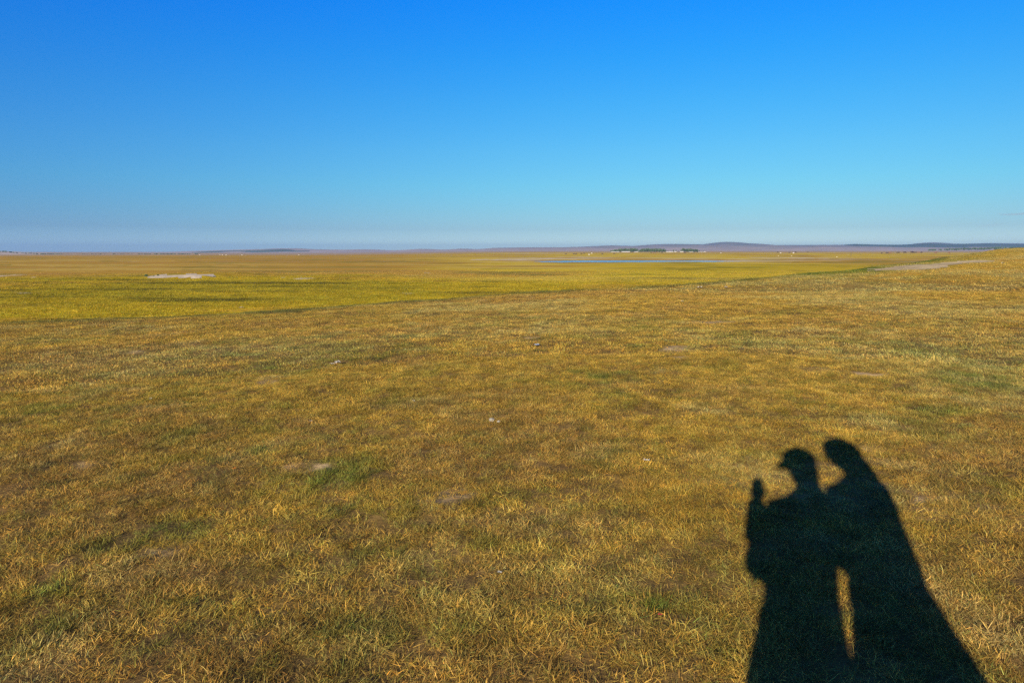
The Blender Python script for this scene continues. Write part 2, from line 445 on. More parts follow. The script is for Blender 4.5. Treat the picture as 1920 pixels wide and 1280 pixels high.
def grid_mesh(name, X, Y, Z, C, keep=None, mat=None, wrap=False):
    nr, nc = X.shape
    idx = np.arange(nr * nc).reshape(nr, nc)
    a = idx[:-1, :-1]; b = idx[:-1, 1:]; c = idx[1:, 1:]; d = idx[1:, :-1]
    F = np.stack([a, b, c, d], -1).reshape(-1, 4)
    if wrap:
        F = np.concatenate([F, np.stack([idx[:-1, -1], idx[:-1, 0], idx[1:, 0], idx[1:, -1]], -1)])
    V = np.stack([X, Y, Z], -1).reshape(-1, 3)
    if keep is not None:
        F = F[keep.reshape(-1)[F].mean(1) > .5]
        used = np.unique(F)
        mp = np.zeros(len(V), int); mp[used] = np.arange(len(used))
        V = V[used]; F = mp[F]; C = C.reshape(-1, 3)[used]
    C = C.reshape(-1, 3)
    me = bpy.data.meshes.new(name)
    me.vertices.add(len(V)); me.vertices.foreach_set('co', V.astype(np.float32).ravel())
    me.loops.add(len(F) * 4); me.loops.foreach_set('vertex_index', F.astype(np.int32).ravel())
    me.polygons.add(len(F)); me.polygons.foreach_set('loop_start', (np.arange(len(F)) * 4).astype(np.int32))
    me.polygons.foreach_set('use_smooth', np.ones(len(F), bool))
    me.update(calc_edges=True)
    at = me.attributes.new('col', 'FLOAT_COLOR', 'POINT')
    at.data.foreach_set('color', np.concatenate([C, np.ones((len(C), 1))], 1).astype(np.float32).ravel())
    me.materials.append(mat or M_GROUND)
    o = bpy.data.objects.new(name, me)
    COL.objects.link(o)
    return o

# ------------------------------------------------------------------ ground
az_in = np.linspace(R(-46), R(46), 860)
az_out = np.linspace(R(46), R(360 - 46), 170)[1:-1]
azs = np.concatenate([az_in, az_out])
rads = np.concatenate([[0.02], 0.3 * np.exp(np.linspace(0, math.log(1.4 / .3), 40)), 1.4 * np.exp(np.linspace(0, math.log(14 / 1.4), 260))[1:], 14 * np.exp(np.linspace(0, math.log(13000 / 14.0), 340))[1:]])
AA, RR = np.meshgrid(azs, rads)
GX = RR * np.sin(AA); GY = RR * np.cos(AA)
GZ = terrain(GX.ravel(), GY.ravel()).reshape(GX.shape)
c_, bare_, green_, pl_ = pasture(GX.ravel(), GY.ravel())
dd = np.hypot(GX, GY).ravel()
soil = mix(np.repeat((EARTH * np.array([.36, .32, .26]))[None, :], len(c_), 0), EARTH * 1.1, bare_)
nearness = smooth(60, 20, dd) * (1 - pl_)
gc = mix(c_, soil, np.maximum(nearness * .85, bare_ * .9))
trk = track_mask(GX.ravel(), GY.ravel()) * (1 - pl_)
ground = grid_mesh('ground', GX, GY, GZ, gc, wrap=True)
ground.data.flip_normals()
tag(ground, 'wide dry golden pasture dropping from a low terrace to a yellow plain', kind='structure')

def patch_sheet(name, mask, lift, color, mat=None):
    C = np.repeat(np.asarray(color)[None, :], GX.size, 0)
    C = C * (1 + .22 * fbm(GX.ravel(), GY.ravel(), 2.5, 91, 4) + .15 * fbm(GX.ravel(), GY.ravel(), .7, 92, 3))[:, None]
    n = len(az_in)
    sh = GX.shape
    o = grid_mesh(name, GX[:, :n], GY[:, :n], GZ[:, :n] + lift, C.reshape(sh + (3,))[:, :n], keep=(mask.reshape(sh)[:, :n] > .5).astype(float), mat=mat)
    o.data.flip_normals()
    return o
dt = patch_sheet('dirt_track', trk, .015, (.36, .270, .150))
tag(dt, 'bare pinkish grey dirt track along the brow of the terrace', kind='structure')

bx = GX.ravel() + 78
by = GY.ravel() - (157 + 2.2 * fbm(GX.ravel(), GY.ravel() * 0, 6, 41, 2) - .02 * bx)
bank = ((by > -1.0 + .8 * fbm(GX.ravel(), GY.ravel(), 2.5, 42, 2)) & (by < 9.0 + 4.0 * fbm(GX.ravel(), GY.ravel(), 5, 43, 2)) & (np.abs(bx + .6) < 10.0 - .45 * np.abs(by - 3))).astype(float)
sb = patch_sheet('sand_bank', bank, .02, (.39, .315, .225))
tag(sb, 'pale eroded earth bank exposed on the yellow plain', kind='structure')

# pond
def water_mat():
    m, t, b = material('pond_water')
    b.inputs['Base Color'].default_value = (.014, .045, .14, 1)
    b.inputs['Roughness'].default_value = .12
    b.inputs['IOR'].default_value = 1.33
    geo = t.nodes.new('ShaderNodeNewGeometry')
    n = t.nodes.new('ShaderNodeTexNoise'); n.inputs['Scale'].default_value = .9; n.inputs['Detail'].default_value = 4
    bp = t.nodes.new('ShaderNodeBump'); bp.inputs['Strength'].default_value = .9; bp.inputs['Distance'].default_value = .35
    t.links.new(geo.outputs['Position'], n.inputs['Vector']); t.links.new(n.outputs['Fac'], bp.inputs['Height']); t.links.new(bp.outputs[0], b.inputs['Normal'])
    return m
px_, py_ = np.meshgrid(np.linspace(-30, 260, 120), np.linspace(330, 540, 60))
pz = np.full(px_.shape, PLAIN - .30)
wat = grid_mesh('water', px_, py_, pz, np.zeros(px_.shape + (3,)), keep=(pond_mask(px_.ravel(), py_.ravel()) > .02).astype(float), mat=water_mat())
tag(wat, 'narrow blue pond across the plain', kind='structure')

# ------------------------------------------------------------------ hills
def hill_mat(name, low, high, z0, z1):
    m, t, b = material(name)
    geo = t.nodes.new('ShaderNodeNewGeometry')
    n = t.nodes.new('ShaderNodeTexNoise'); n.inputs['Scale'].default_value = .0045; n.inputs['Detail'].default_value = 6; n.inputs['Roughness'].default_value = .65
    sp = t.nodes.new('ShaderNodeSeparateXYZ')
    mz = t.nodes.new('ShaderNodeMapRange'); mz.inputs['From Min'].default_value = z0; mz.inputs['From Max'].default_value = z1
    ad = t.nodes.new('ShaderNodeMath'); ad.operation = 'MULTIPLY_ADD'; ad.inputs[1].default_value = 2.6; ad.inputs[2].default_value = -1.3
    a2 = t.nodes.new('ShaderNodeMath'); a2.operation = 'ADD'; a2.use_clamp = True
    r = t.nodes.new('ShaderNodeMix'); r.data_type = 'RGBA'
    r.inputs['A'].default_value = low + (1,); r.inputs['B'].default_value = high + (1,)
    L = t.links.new
    L(geo.outputs['Position'], n.inputs['Vector']); L(geo.outputs['Position'], sp.inputs[0])
    L(sp.outputs['Z'], mz.inputs['Value']); L(n.outputs['Fac'], ad.inputs[0]); L(ad.outputs[0], a2.inputs[0]); L(mz.outputs[0], a2.inputs[1])
    L(a2.outputs[0], r.inputs['Factor']); L(r.outputs['Result'], b.inputs['Base Color'])
    b.inputs['Roughness'].default_value = 1.0; b.inputs['Specular IOR Level'].default_value = 0.0
    return m

def hills(name, prof, dist, depth, mat, seed, label):
    px = np.array([p[0] for p in prof], float); py = np.array([p[1] for p in prof], float)
    xs = np.linspace(px[0], px[-1], 420)
    top = np.interp(xs, px, py)
    k = np.ones(7) / 7
    top = np.convolve(np.pad(top, 3, 'edge'), k, 'valid')
    rows = np.concatenate([np.linspace(-1, 0, 16), np.linspace(0, 1, 8)[1:]])
    X = np.zeros((len(rows), len(xs))); Y = X.copy(); Z = X.copy()
    base = -12.0
    for i, r in enumerate(rows):
        D = dist + r * depth
        X[i] = (xs - 960) / 1280 * (dist + .35 * r * depth); Y[i] = D
        H = EYE + (471 - top) / 1280 * dist / math.cos(PITCH) - base
        s = math.cos(r * math.pi / 2) ** 1.3
        n = fbm(X[i], Y[i], depth * .35, seed, 4)
        Z[i] = base + np.maximum(H, 0) * s * (1 + .22 * n * (1 - s) * 2 * (abs(r) > .01))
    o = grid_mesh(name, X, Y, Z, np.ones(X.shape + (3,)) * .3, mat=mat)
    o.data.flip_normals()
    return tag(o, label, kind='structure')

M_HILL = hill_mat('bare_hill', (.30, .245, .225), (.135, .155, .17), 6, 62)  # darker scrub towards the tops, its bluish cast painted in for distance haze
M_WOOD = hill_mat('wooded_hill', (.10, .13, .12), (.065, .10, .10), 5, 40)  # conifer green lifted and blued in the colour to stand in for haze
M_PALE = hill_mat('pale_hill', (.40, .31, .24), (.30, .24, .18), -10, 10)
hills('hills', [(330, 475.4), (400, 470.9), (480, 467.9), (530, 466.9), (555, 465.4), (585, 467.4), (620, 467.9), (660, 468.4), (690, 467.4), (740, 469.4), (770, 468.4), (795, 466.4), (835, 468.4),
                (872, 465.9), (895, 467.9), (925, 464.9), (1000, 463.9), (1050, 463.9), (1100, 462.4), (1140, 460.4), (1185, 461.9), (1215, 458.9), (1250, 457.9), (1320, 458.9), (1347, 453.4),
                (1365, 454.9), (1380, 457.2), (1397, 456.4), (1420, 460.4), (1455, 459.9), (1490, 459.9), (1560, 459.4), (1620, 460.4), (1700, 461.4), (1800, 462.4), (1960, 462.4)], 6500, 2300, M_HILL, 101,
      'long low bare purple brown hills along the horizon')
hills('hills', [(375, 474.0), (395, 472.5), (420, 470.4), (470, 469.1), (505, 468.4), (535, 467.4), (560, 469.9), (585, 470.0), (610, 473)], 5200, 900, M_WOOD, 103, 'dark blue wooded ridge left of the bare hills')
hills('hills', [(1540, 463), (1575, 460), (1592, 457.8), (1630, 459), (1680, 459.3), (1705, 458), (1730, 456.5), (1760, 458), (1800, 457.6), (1840, 457), (1880, 458), (1960, 459)], 6000, 1000, M_WOOD, 104,
      'dark blue wooded ridge at the right end of the hills')
hills('hills', [(1700, 460), (1722, 455.8), (1740, 455), (1770, 457.5), (1800, 457.5), (1840, 456.3), (1880, 456.6), (1960, 457.5)], 8600, 1500, M_HILL, 105, 'far lilac summit behind the wooded ridge')
hills('hills', [(-60, 470), (-10, 470.5), (12, 471.5), (30, 472.5), (60, 475), (100, 476.5), (140, 477.5)], 2600, 500, M_PALE, 106, 'pale bare knoll at the far left of the plain')

# ------------------------------------------------------------------ haze
def haze():
    bm = bmesh.new()
    bmesh.ops.create_cube(bm, size=1)
    bmesh.ops.scale(bm, vec=(24000, 24000, 160), verts=bm.verts)
    bmesh.ops.translate(bm, vec=(0, 2000, 50), verts=bm.verts)
    m = bpy.data.materials.new('haze_air'); m.use_nodes = True
    t = m.node_tree; t.nodes.clear()
    o = t.nodes.new('ShaderNodeOutputMaterial'); v = t.nodes.new('ShaderNodeVolumePrincipled')
    v.inputs['Color'].default_value = (.39, .58, .87, 1)
    v.inputs['Density'].default_value = 6.5e-5
    v.inputs['Anisotropy'].default_value = 0.35
    t.links.new(v.outputs[0], o.inputs['Volume'])
    h = bm_obj('haze', bm, m, smooth_=False)
    tag(h, kind='stuff')
haze()

# ------------------------------------------------------------------ grass
def tuft(name, nb, rad, lmin, lmax, wid, lean, seed, hue=.10, spread=1.0):
    r = np.random.default_rng(seed)
    V = []; F = []; C = []
    for i in range(nb):
        q = rad * math.sqrt(r.random()); a = r.random() * 6.283
        p = np.array([q * math.cos(a), q * math.sin(a), r.uniform(-.004, .006)])
        L = r.uniform(lmin, lmax); th = r.random() * 6.283
        l0 = R(r.uniform(lean[0], lean[1])); l1 = min(l0 + R(r.uniform(-10, 30)), R(97))
        d = np.array([math.cos(th), math.sin(th), 0])
        side = np.array([-math.sin(th), math.cos(th), 0])
        tw = r.uniform(-.8, .8)
        s = side * math.cos(tw) + np.array([0, 0, 1]) * math.sin(tw)
        p1 = p + (d * math.sin(l0) + np.array([0, 0, 1]) * math.cos(l0)) * L * .55
        p2 = p1 + (d * math.sin(l1) + np.array([0, 0, 1]) * math.cos(l1)) * L * .45
        p2[2] = max(p2[2], .002)
        w = wid * r.uniform(.6, 1.3)
        n = len(V)
        V += [p - s * w * .5, p + s * w * .5, p1 + s * w * .42, p1 - s * w * .42, p2]
        F += [(n, n + 1, n + 2, n + 3), (n + 3, n + 2, n + 4)]
        v = 1 + spread * r.uniform(-.68, .60)
        h = r.normal(0, hue)
        base = np.array([v * (1 + h), v * (1 - .2 * h), v * (1 - h + r.uniform(-.1, .2))])
        if r.random() < .12: base = base * np.array([1.14, 1.18, 1.45])
        if r.random() < .16: base = base * np.array([.55, .8, .7])
        base = np.clip(base, .05, 2.2)
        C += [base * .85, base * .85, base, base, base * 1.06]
    me = bpy.data.meshes.new(name)
    me.from_pydata([tuple(v) for v in V], [], F)
    at = me.attributes.new('blade', 'FLOAT_COLOR', 'POINT')
    at.data.foreach_set('color', np.array([list(c) + [1] for c in C], np.float32).ravel())
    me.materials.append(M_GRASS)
    return bpy.data.objects.new(name, me)

def scatter(name, protos, x, y, idx, scl, tint, label):
    z = terrain(x, y)
    n = len(x)
    coll = bpy.data.collections.new(name + '_kinds')
    for o in protos: coll.objects.link(o)
    me = bpy.data.meshes.new(name)
    me.vertices.add(n)
    me.vertices.foreach_set('co', np.stack([x, y, z], 1).astype(np.float32).ravel())
    def attr(nm, ty, key, data):
        a = me.attributes.new(nm, ty, 'POINT'); a.data.foreach_set(key, np.ascontiguousarray(data).ravel())
    rot = np.stack([RNG.normal(0, .12, n), RNG.normal(0, .12, n), RNG.uniform(0, 6.283, n)], 1)
    attr('rot', 'FLOAT_VECTOR', 'vector', rot.astype(np.float32))
    attr('scl', 'FLOAT', 'value', scl.astype(np.float32))
    attr('pick', 'INT', 'value', idx.astype(np.int32))
    attr('tint', 'FLOAT_COLOR', 'color', np.concatenate([tint, np.ones((n, 1))], 1).astype(np.float32))
    o = bpy.data.objects.new(name, me); COL.objects.link(o)
    g = bpy.data.node_groups.new(name + '_nodes', 'GeometryNodeTree')
    g.interface.new_socket('Geometry', in_out='INPUT', socket_type='NodeSocketGeometry')
    g.interface.new_socket('Geometry', in_out='OUTPUT', socket_type='NodeSocketGeometry')
    N = g.nodes.new
    gi = N('NodeGroupInput'); go = N('NodeGroupOutput'); ip = N('GeometryNodeInstanceOnPoints'); ci = N('GeometryNodeCollectionInfo')
    ci.inputs['Collection'].default_value = coll
    ci.inputs['Separate Children'].default_value = True
    ci.inputs['Reset Children'].default_value = True
    def named(nm, ty):
        q = N('GeometryNodeInputNamedAttribute'); q.data_type = ty; q.inputs['Name'].default_value = nm
        return q.outputs['Attribute']
    L = g.links.new
    L(gi.outputs[0], ip.inputs['Points']); L(ci.outputs[0], ip.inputs['Instance'])
    ip.inputs['Pick Instance'].default_value = True
    L(named('pick', 'INT'), ip.inputs['Instance Index'])
    er = N('FunctionNodeEulerToRotation'); L(named('rot', 'FLOAT_VECTOR'), er.inputs[0]); L(er.outputs[0], ip.inputs['Rotation'])
    L(named('scl', 'FLOAT'), ip.inputs['Scale'])
    L(ip.outputs[0], go.inputs[0])
    md = o.modifiers.new('grass', 'NODES'); md.node_group = g
    tag(o, label, kind='stuff')
    return o

def polar(n, r0, r1, a0, a1):
    r = np.sqrt(RNG.uniform(r0 * r0, r1 * r1, n)); a = RNG.uniform(R(a0), R(a1), n)
    return r * np.sin(a), r * np.cos(a)

def grass_zone(name, n, r0, r1, a0, a1, protos, lush, scale, label, wmax=6.0, wmin=-9999):
    x, y = polar(n, r0, r1, a0, a1)
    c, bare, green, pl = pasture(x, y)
    keep = (RNG.random(n) > np.clip(bare * 1.5 - .45, 0, 1)) & (track_mask(x, y) < .4) & (edge_w(x, y) < wmax) & (edge_w(x, y) > wmin)
    if wmin > 0:
        keep &= RNG.random(n) < smooth(245, 130, np.hypot(x, y))
        keep &= np.hypot((x + 79) / 10, (y - 162) / 9) > 1
    x, y, c, bare, green = x[keep], y[keep], c[keep], bare[keep], green[keep]
    n = len(x)
    # thin and thick places
    dens = fbm(x, y, .16 if r1 < 12 else .5, 14, 2) * .5 + fbm(x, y, .5, 15, 2) * .5
    keep = RNG.random(n) < np.clip(.68 + .85 * dens if r1 < 12 else .82 + .5 * dens, .42, 1)
    x, y, c, bare, green, dens = x[keep], y[keep], c[keep], bare[keep], green[keep], dens[keep]
    n = len(x)
    npz = len(protos) - lush
    # clump to clump variety, a little larger with distance
    fs = .11 if r1 < 12 else (.17 if r1 < 40 else .5)
    f1 = fbm(x, y, fs, 16, 2); f2 = fbm(x, y, fs * 1.4, 17, 3); f3 = fbm(x, y, 1.7, 18, 3)
    if wmin < 0:
        c = c * np.clip(1 + (.32 if r1 < 40 else .20) * f1, .4, 1.7)[:, None]
        c = mix(c, GREEN * 1.05, .38 * smooth(.34, .85, f2 + .30 * f3 + .12 * smooth(3, -4, x)) * smooth(45, 8, np.hypot(x, y)))
        c = mix(c, RUST * 1.1, .30 * smooth(.35, .9, -f2 + .25 * f3))
    jit = np.clip(RNG.normal(0, .22 if r1 < 40 else (.12 if wmin < 0 else .05), (n, 1)), -.6, .6); hue = RNG.normal(0, .09, (n, 1))
    c = np.clip(c * (1 + jit) * np.concatenate([1 + hue, 1 + .2 * hue, 1 - hue], 1), .008, .8)
    idx = RNG.integers(0, npz, n)
    gsel = RNG.random(n) < green * .8
    idx = np.where(gsel, npz + RNG.integers(0, lush, n), idx)
    s = scale * RNG.uniform(.6, 1.25, n) * (1 - .45 * bare)
    return scatter(name, protos, x, y, idx, s, c, label)

P1 = [tuft('tuft_a%02d' % i, 72, .058, .010, .044, .0014, (40, 88), 200 + i) for i in range(9)] + [tuft('tuft_a%02d' % (i + 9), 44, .05, .02, .060, .0014, (34, 86), 220 + i) for i in range(3)] + [tuft('tuft_b%02d' % i, 54, .048, .014, .048, .0016, (25, 82), 230 + i, .06) for i in range(4)]
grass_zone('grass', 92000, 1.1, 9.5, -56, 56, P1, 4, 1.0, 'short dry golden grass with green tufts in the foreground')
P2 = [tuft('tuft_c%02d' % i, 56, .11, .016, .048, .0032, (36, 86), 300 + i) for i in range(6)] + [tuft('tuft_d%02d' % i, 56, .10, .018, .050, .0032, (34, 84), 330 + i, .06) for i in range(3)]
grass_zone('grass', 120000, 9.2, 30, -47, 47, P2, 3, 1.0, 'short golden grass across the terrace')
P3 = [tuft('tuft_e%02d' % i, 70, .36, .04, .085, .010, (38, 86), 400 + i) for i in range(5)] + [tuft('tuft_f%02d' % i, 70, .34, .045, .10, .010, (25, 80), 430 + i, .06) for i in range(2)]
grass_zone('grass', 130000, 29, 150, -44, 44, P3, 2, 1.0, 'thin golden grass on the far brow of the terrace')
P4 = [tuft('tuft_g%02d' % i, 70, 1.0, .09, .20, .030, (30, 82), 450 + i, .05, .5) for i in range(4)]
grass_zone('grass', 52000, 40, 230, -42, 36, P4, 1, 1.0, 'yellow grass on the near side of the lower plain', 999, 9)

# ------------------------------------------------------------------ lofted shapes
def tube(bm, pts, rad, hint=(0, 0, 1), seg=14, dome=True):
    """a skin of elliptical sections along pts; rad gives (half width along the side, half depth) for each"""
    pts = [Vector(p) for p in pts]
    rad = [(r, r) if isinstance(r, (int, float)) else r for r in rad]
    hint = Vector(hint)
    rings = []
    def ring(c, t, ra, rb):
        side = hint.cross(t)
        if side.length < 1e-4: side = Vector((1, 0, 0)).cross(t)
        if side.length < 1e-4: side = Vector((0, 1, 0)).cross(t)
        side.normalize(); up = t.cross(side).normalized()
        return [bm.verts.new(c + side * (ra * math.cos(2 * math.pi * k / seg)) + up * (rb * math.sin(2 * math.pi * k / seg))) for k in range(seg)]
    n = len(pts)
    tan = []
    for i in range(n):
        t = (pts[min(i + 1, n - 1)] - pts[max(i - 1, 0)])
        tan.append(t.normalized())
    if dome:
        m = min(rad[0])
        for f in (.92, .55):
            rings.append(ring(pts[0] - tan[0] * m * f * .75, tan[0], rad[0][0] * math.sqrt(1 - f * f), rad[0][1] * math.sqrt(1 - f * f)))
    for i in range(n):
        rings.append(ring(pts[i], tan[i], *rad[i]))
    if dome:
        m = min(rad[-1])
        for f in (.55, .92):
            rings.append(ring(pts[-1] + tan[-1] * m * f * .75, tan[-1], rad[-1][0] * math.sqrt(1 - f * f), rad[-1][1] * math.sqrt(1 - f * f)))
    for a, b in zip(rings[:-1], rings[1:]):
        for k in range(seg):
            bm.faces.new((a[k], a[(k + 1) % seg], b[(k + 1) % seg], b[k]))
    bm.faces.new(list(reversed(rings[0]))); bm.faces.new(rings[-1])

def ball(bm, c, r, fwd=(0, 1, 0), u=16, v=10):
    """an ellipsoid; r = (across, along fwd, up)"""
    f = Vector(fwd).normalized()
    s = f.cross(Vector((0, 0, 1)))
    if s.length < 1e-4: s = Vector((1, 0, 0))
    s.normalize(); up = s.cross(f)
    M = Matrix((s, f, up)).transposed().to_4x4()
    M.translation = Vector(c)
    bmesh.ops.create_uvsphere(bm, u_segments=u, v_segments=v, radius=1.0, matrix=M @ Matrix.Diagonal((r[0], r[1], r[2], 1)))

def fused(name, bm, voxel, mat, parent=None, iters=3):
    """fuse overlapping lofts into one continuous surface"""
    me = bpy.data.meshes.new(name)
    bmesh.ops.recalc_face_normals(bm, faces=bm.faces)
    bm.to_mesh(me); bm.free()
    tmp = bpy.data.objects.new(name + '_raw', me)
    COL.objects.link(tmp)
    md = tmp.modifiers.new('fuse', 'REMESH'); md.mode = 'VOXEL'; md.voxel_size = voxel
    sm = tmp.modifiers.new('soft', 'SMOOTH'); sm.factor = .5; sm.iterations = iters
    dg = bpy.context.evaluated_depsgraph_get()
    out = bpy.data.meshes.new_from_object(tmp.evaluated_get(dg))
    bpy.data.objects.remove(tmp); bpy.data.meshes.remove(me)
    out.name = name
    out.materials.clear(); out.materials.append(mat)
    out.polygons.foreach_set('use_smooth', np.ones(len(out.polygons), bool))
    o = bpy.data.objects.new(name, out)
    COL.objects.link(o)
    if parent: o.parent = parent
    return o

def box(bm, c, s, rz=0.0, bev=0.0):
    M = Matrix.Translation(Vector(c)) @ Matrix.Rotation(rz, 4, 'Z') @ Matrix.Diagonal((s[0], s[1], s[2], 1))
    r = bmesh.ops.create_cube(bm, size=1.0, matrix=M)
    if bev:
        es = {e for v in r['verts'] for e in v.link_edges}
        bmesh.ops.bevel(bm, geom=list(es), offset=bev, segments=2, affect='EDGES', profile=.5)

# ------------------------------------------------------------------ the two people whose shadows lie on the grass
SKIN = simple_mat('skin', (.42, .25, .17), .5, .08, 25, .3)
M_JACKET = simple_mat('dark_jacket', (.030, .034, .045), .85, .25, 60, .2, .1)
M_COAT = simple_mat('brown_coat', (.07, .045, .035), .9, .25, 60, .2, .1)
M_TROUSER = simple_mat('grey_trousers', (.045, .045, .05), .9, .2, 60, .15, .1)
M_JEANS = simple_mat('blue_trousers', (.03, .05, .09), .9, .25, 80, .15, .1)
M_HAIR = simple_mat('dark_hair', (.018, .013, .010), .5, .4, 90, .3, .15)
M_CAP = simple_mat('black_cap', (.02, .02, .022), .8, .2, 70, .2, .2)
M_SHOE = simple_mat('shoe_leather', (.05, .04, .035), .6, .2, 40, .3)
M_EYE = simple_mat('eye_white', (.75, .73, .70), .2, .03, 10, .5)
M_IRIS = simple_mat('iris_brown', (.03, .018, .01), .2, .1, 40, .5)
M_LIP = simple_mat('lips', (.35, .14, .12), .45, .08, 40, .3)
M_CAMBODY = simple_mat('camera_black', (.018, .018, .02), .45, .1, 120, .4)
M_GLASS = simple_mat('camera_lens_glass', (.01, .012, .02), .05, .05, 10, .8)
M_STEEL = simple_mat('camera_trim', (.25, .25, .26), .3, .1, 60, .5)

SDV = Vector((math.sin(AZ), math.cos(AZ), 0)); SRV = Vector((math.cos(AZ), -math.sin(AZ), 0))
def W(u, v, h):
    """u across the shadow direction, v along it, h above the ground"""
    p = SRV * u + SDV * v
    p.z = h + float(terrain(np.array([p.x]), np.array([p.y]))[0])
    return p
def dirv(u, v, h=0.0):
    d = SRV * u + SDV * v; d.z = h
    return d.normalized()

def hand(bm, wrist, along, palm_n, curl=35, size=1.0, spread=6):
    """palm, four unequal bent fingers and a thumb; along = wrist to knuckles, palm_n = the side the fingers close towards"""
    along = along.normalized(); palm_n = (palm_n - along * palm_n.dot(along)).normalized()
    across = along.cross(palm_n).normalized()
    pl = .088 * size
    tube(bm, [wrist - along * .02, wrist + along * .02, wrist + along * pl * .6, wrist + along * pl], [(.026, .020), (.030, .017), (.040, .015), (.038, .012)], palm_n, 12)
    for k, (off, L) in enumerate(((-.029, .070), (-.010, .079), (.010, .074), (.028, .058))):
        base = wrist + along * (pl * (.96 if k in (1, 2) else .9)) + across * off * size
        d = (along + across * math.tan(R(spread)) * (k - 1.5) * .5).normalized()
        p = base - d * .02; pts = [p, base]; c = R(curl) * (.5 + .15 * k)
        q = base
        for seg_, fr in ((0, .45), (1, .32), (2, .23)):
            d = (d * math.cos(c) + palm_n * math.sin(c)).normalized()
            q = q + d * L * fr * size; pts.append(q)
        tube(bm, pts, [.0095, .0095, .009, .008, .0068], across, 8)
    tb = wrist + along * pl * .25 - across * .026 * size
    d = (along * .75 - across * .65 + palm_n * .35).normalized()
    p1 = tb + d * .04 * size; d2 = (along * .9 - across * .2 + palm_n * .4).normalized(); p2 = p1 + d2 * .032 * size
    tube(bm, [tb - d * .015, tb, p1, p2], [.013, .0125, .0105, .008], palm_n, 8)

def face_parts(root, c, f, up, s):
    for k in (-1, 1):
        e = c + f * .0775 + s * (.031 * k) + up * .004
        bm = bmesh.new(); ball(bm, e, (.0125, .0115, .0115), f, 12, 8)
        eye = bm_obj('eye', bm, M_EYE, root)
        bm = bmesh.new(); ball(bm, e + f * .0090 - up * .001, (.0062, .0036, .0062), f, 10, 6)
        bm_obj('iris', bm, M_IRIS, eye)
        bm = bmesh.new(); b0 = e + up * .019 + f * .011
        tube(bm, [b0 - s * .016 * 1 - f * .004, b0 + up * .004, b0 + s * .016 - f * .004], [.003, .004, .003], up, 6)
        bm_obj('eyebrow', bm, M_HAIR, root)
    bm = bmesh.new(); m0 = c + f * .094 - up * .058
    tube(bm, [m0 - s * .024 - f * .010, m0 - s * .010, m0 + s * .010, m0 + s * .024 - f * .010], [.003, .0055, .0055, .003], up, 8)
    bm_obj('mouth', bm, M_LIP, root)

def head_lofts(bm, c, f, up, s, neck_base):
    ball(bm, c + up * .030 - f * .012, (.074, .094, .088), f, 20, 14)                 # skull
    tube(bm, [c + up * .03 + f * .02, c - up * .03 + f * .025, c - up * .075 + f * .040, c - up * .104 + f * .056], [(.068, .066), (.062, .062), (.046, .045), (.022, .022)], f, 16)  # face and jaw
    tube(bm, [c + f * .080 + up * .012, c + f * .100 - up * .012, c + f * .112 - up * .030], [.008, .011, .014], s, 8)      # nose
    ball(bm, c + f * .086 - up * .058, (.026, .012, .012), f, 10, 6)
    for k in (-1, 1):
        tube(bm, [c + s * k * .073 - up * .022 - f * .004, c + s * k * .082 + up * .002 - f * .010, c + s * k * .080 + up * .022 - f * .012], [(.012, .006), (.016, .007), (.010, .005)], f, 8)   # ear
    tube(bm, [neck_base - (c - neck_base) * .12, neck_base, c - up * .05 - f * .02], [(.070, .066), (.060, .060), (.056, .058)], f, 14)

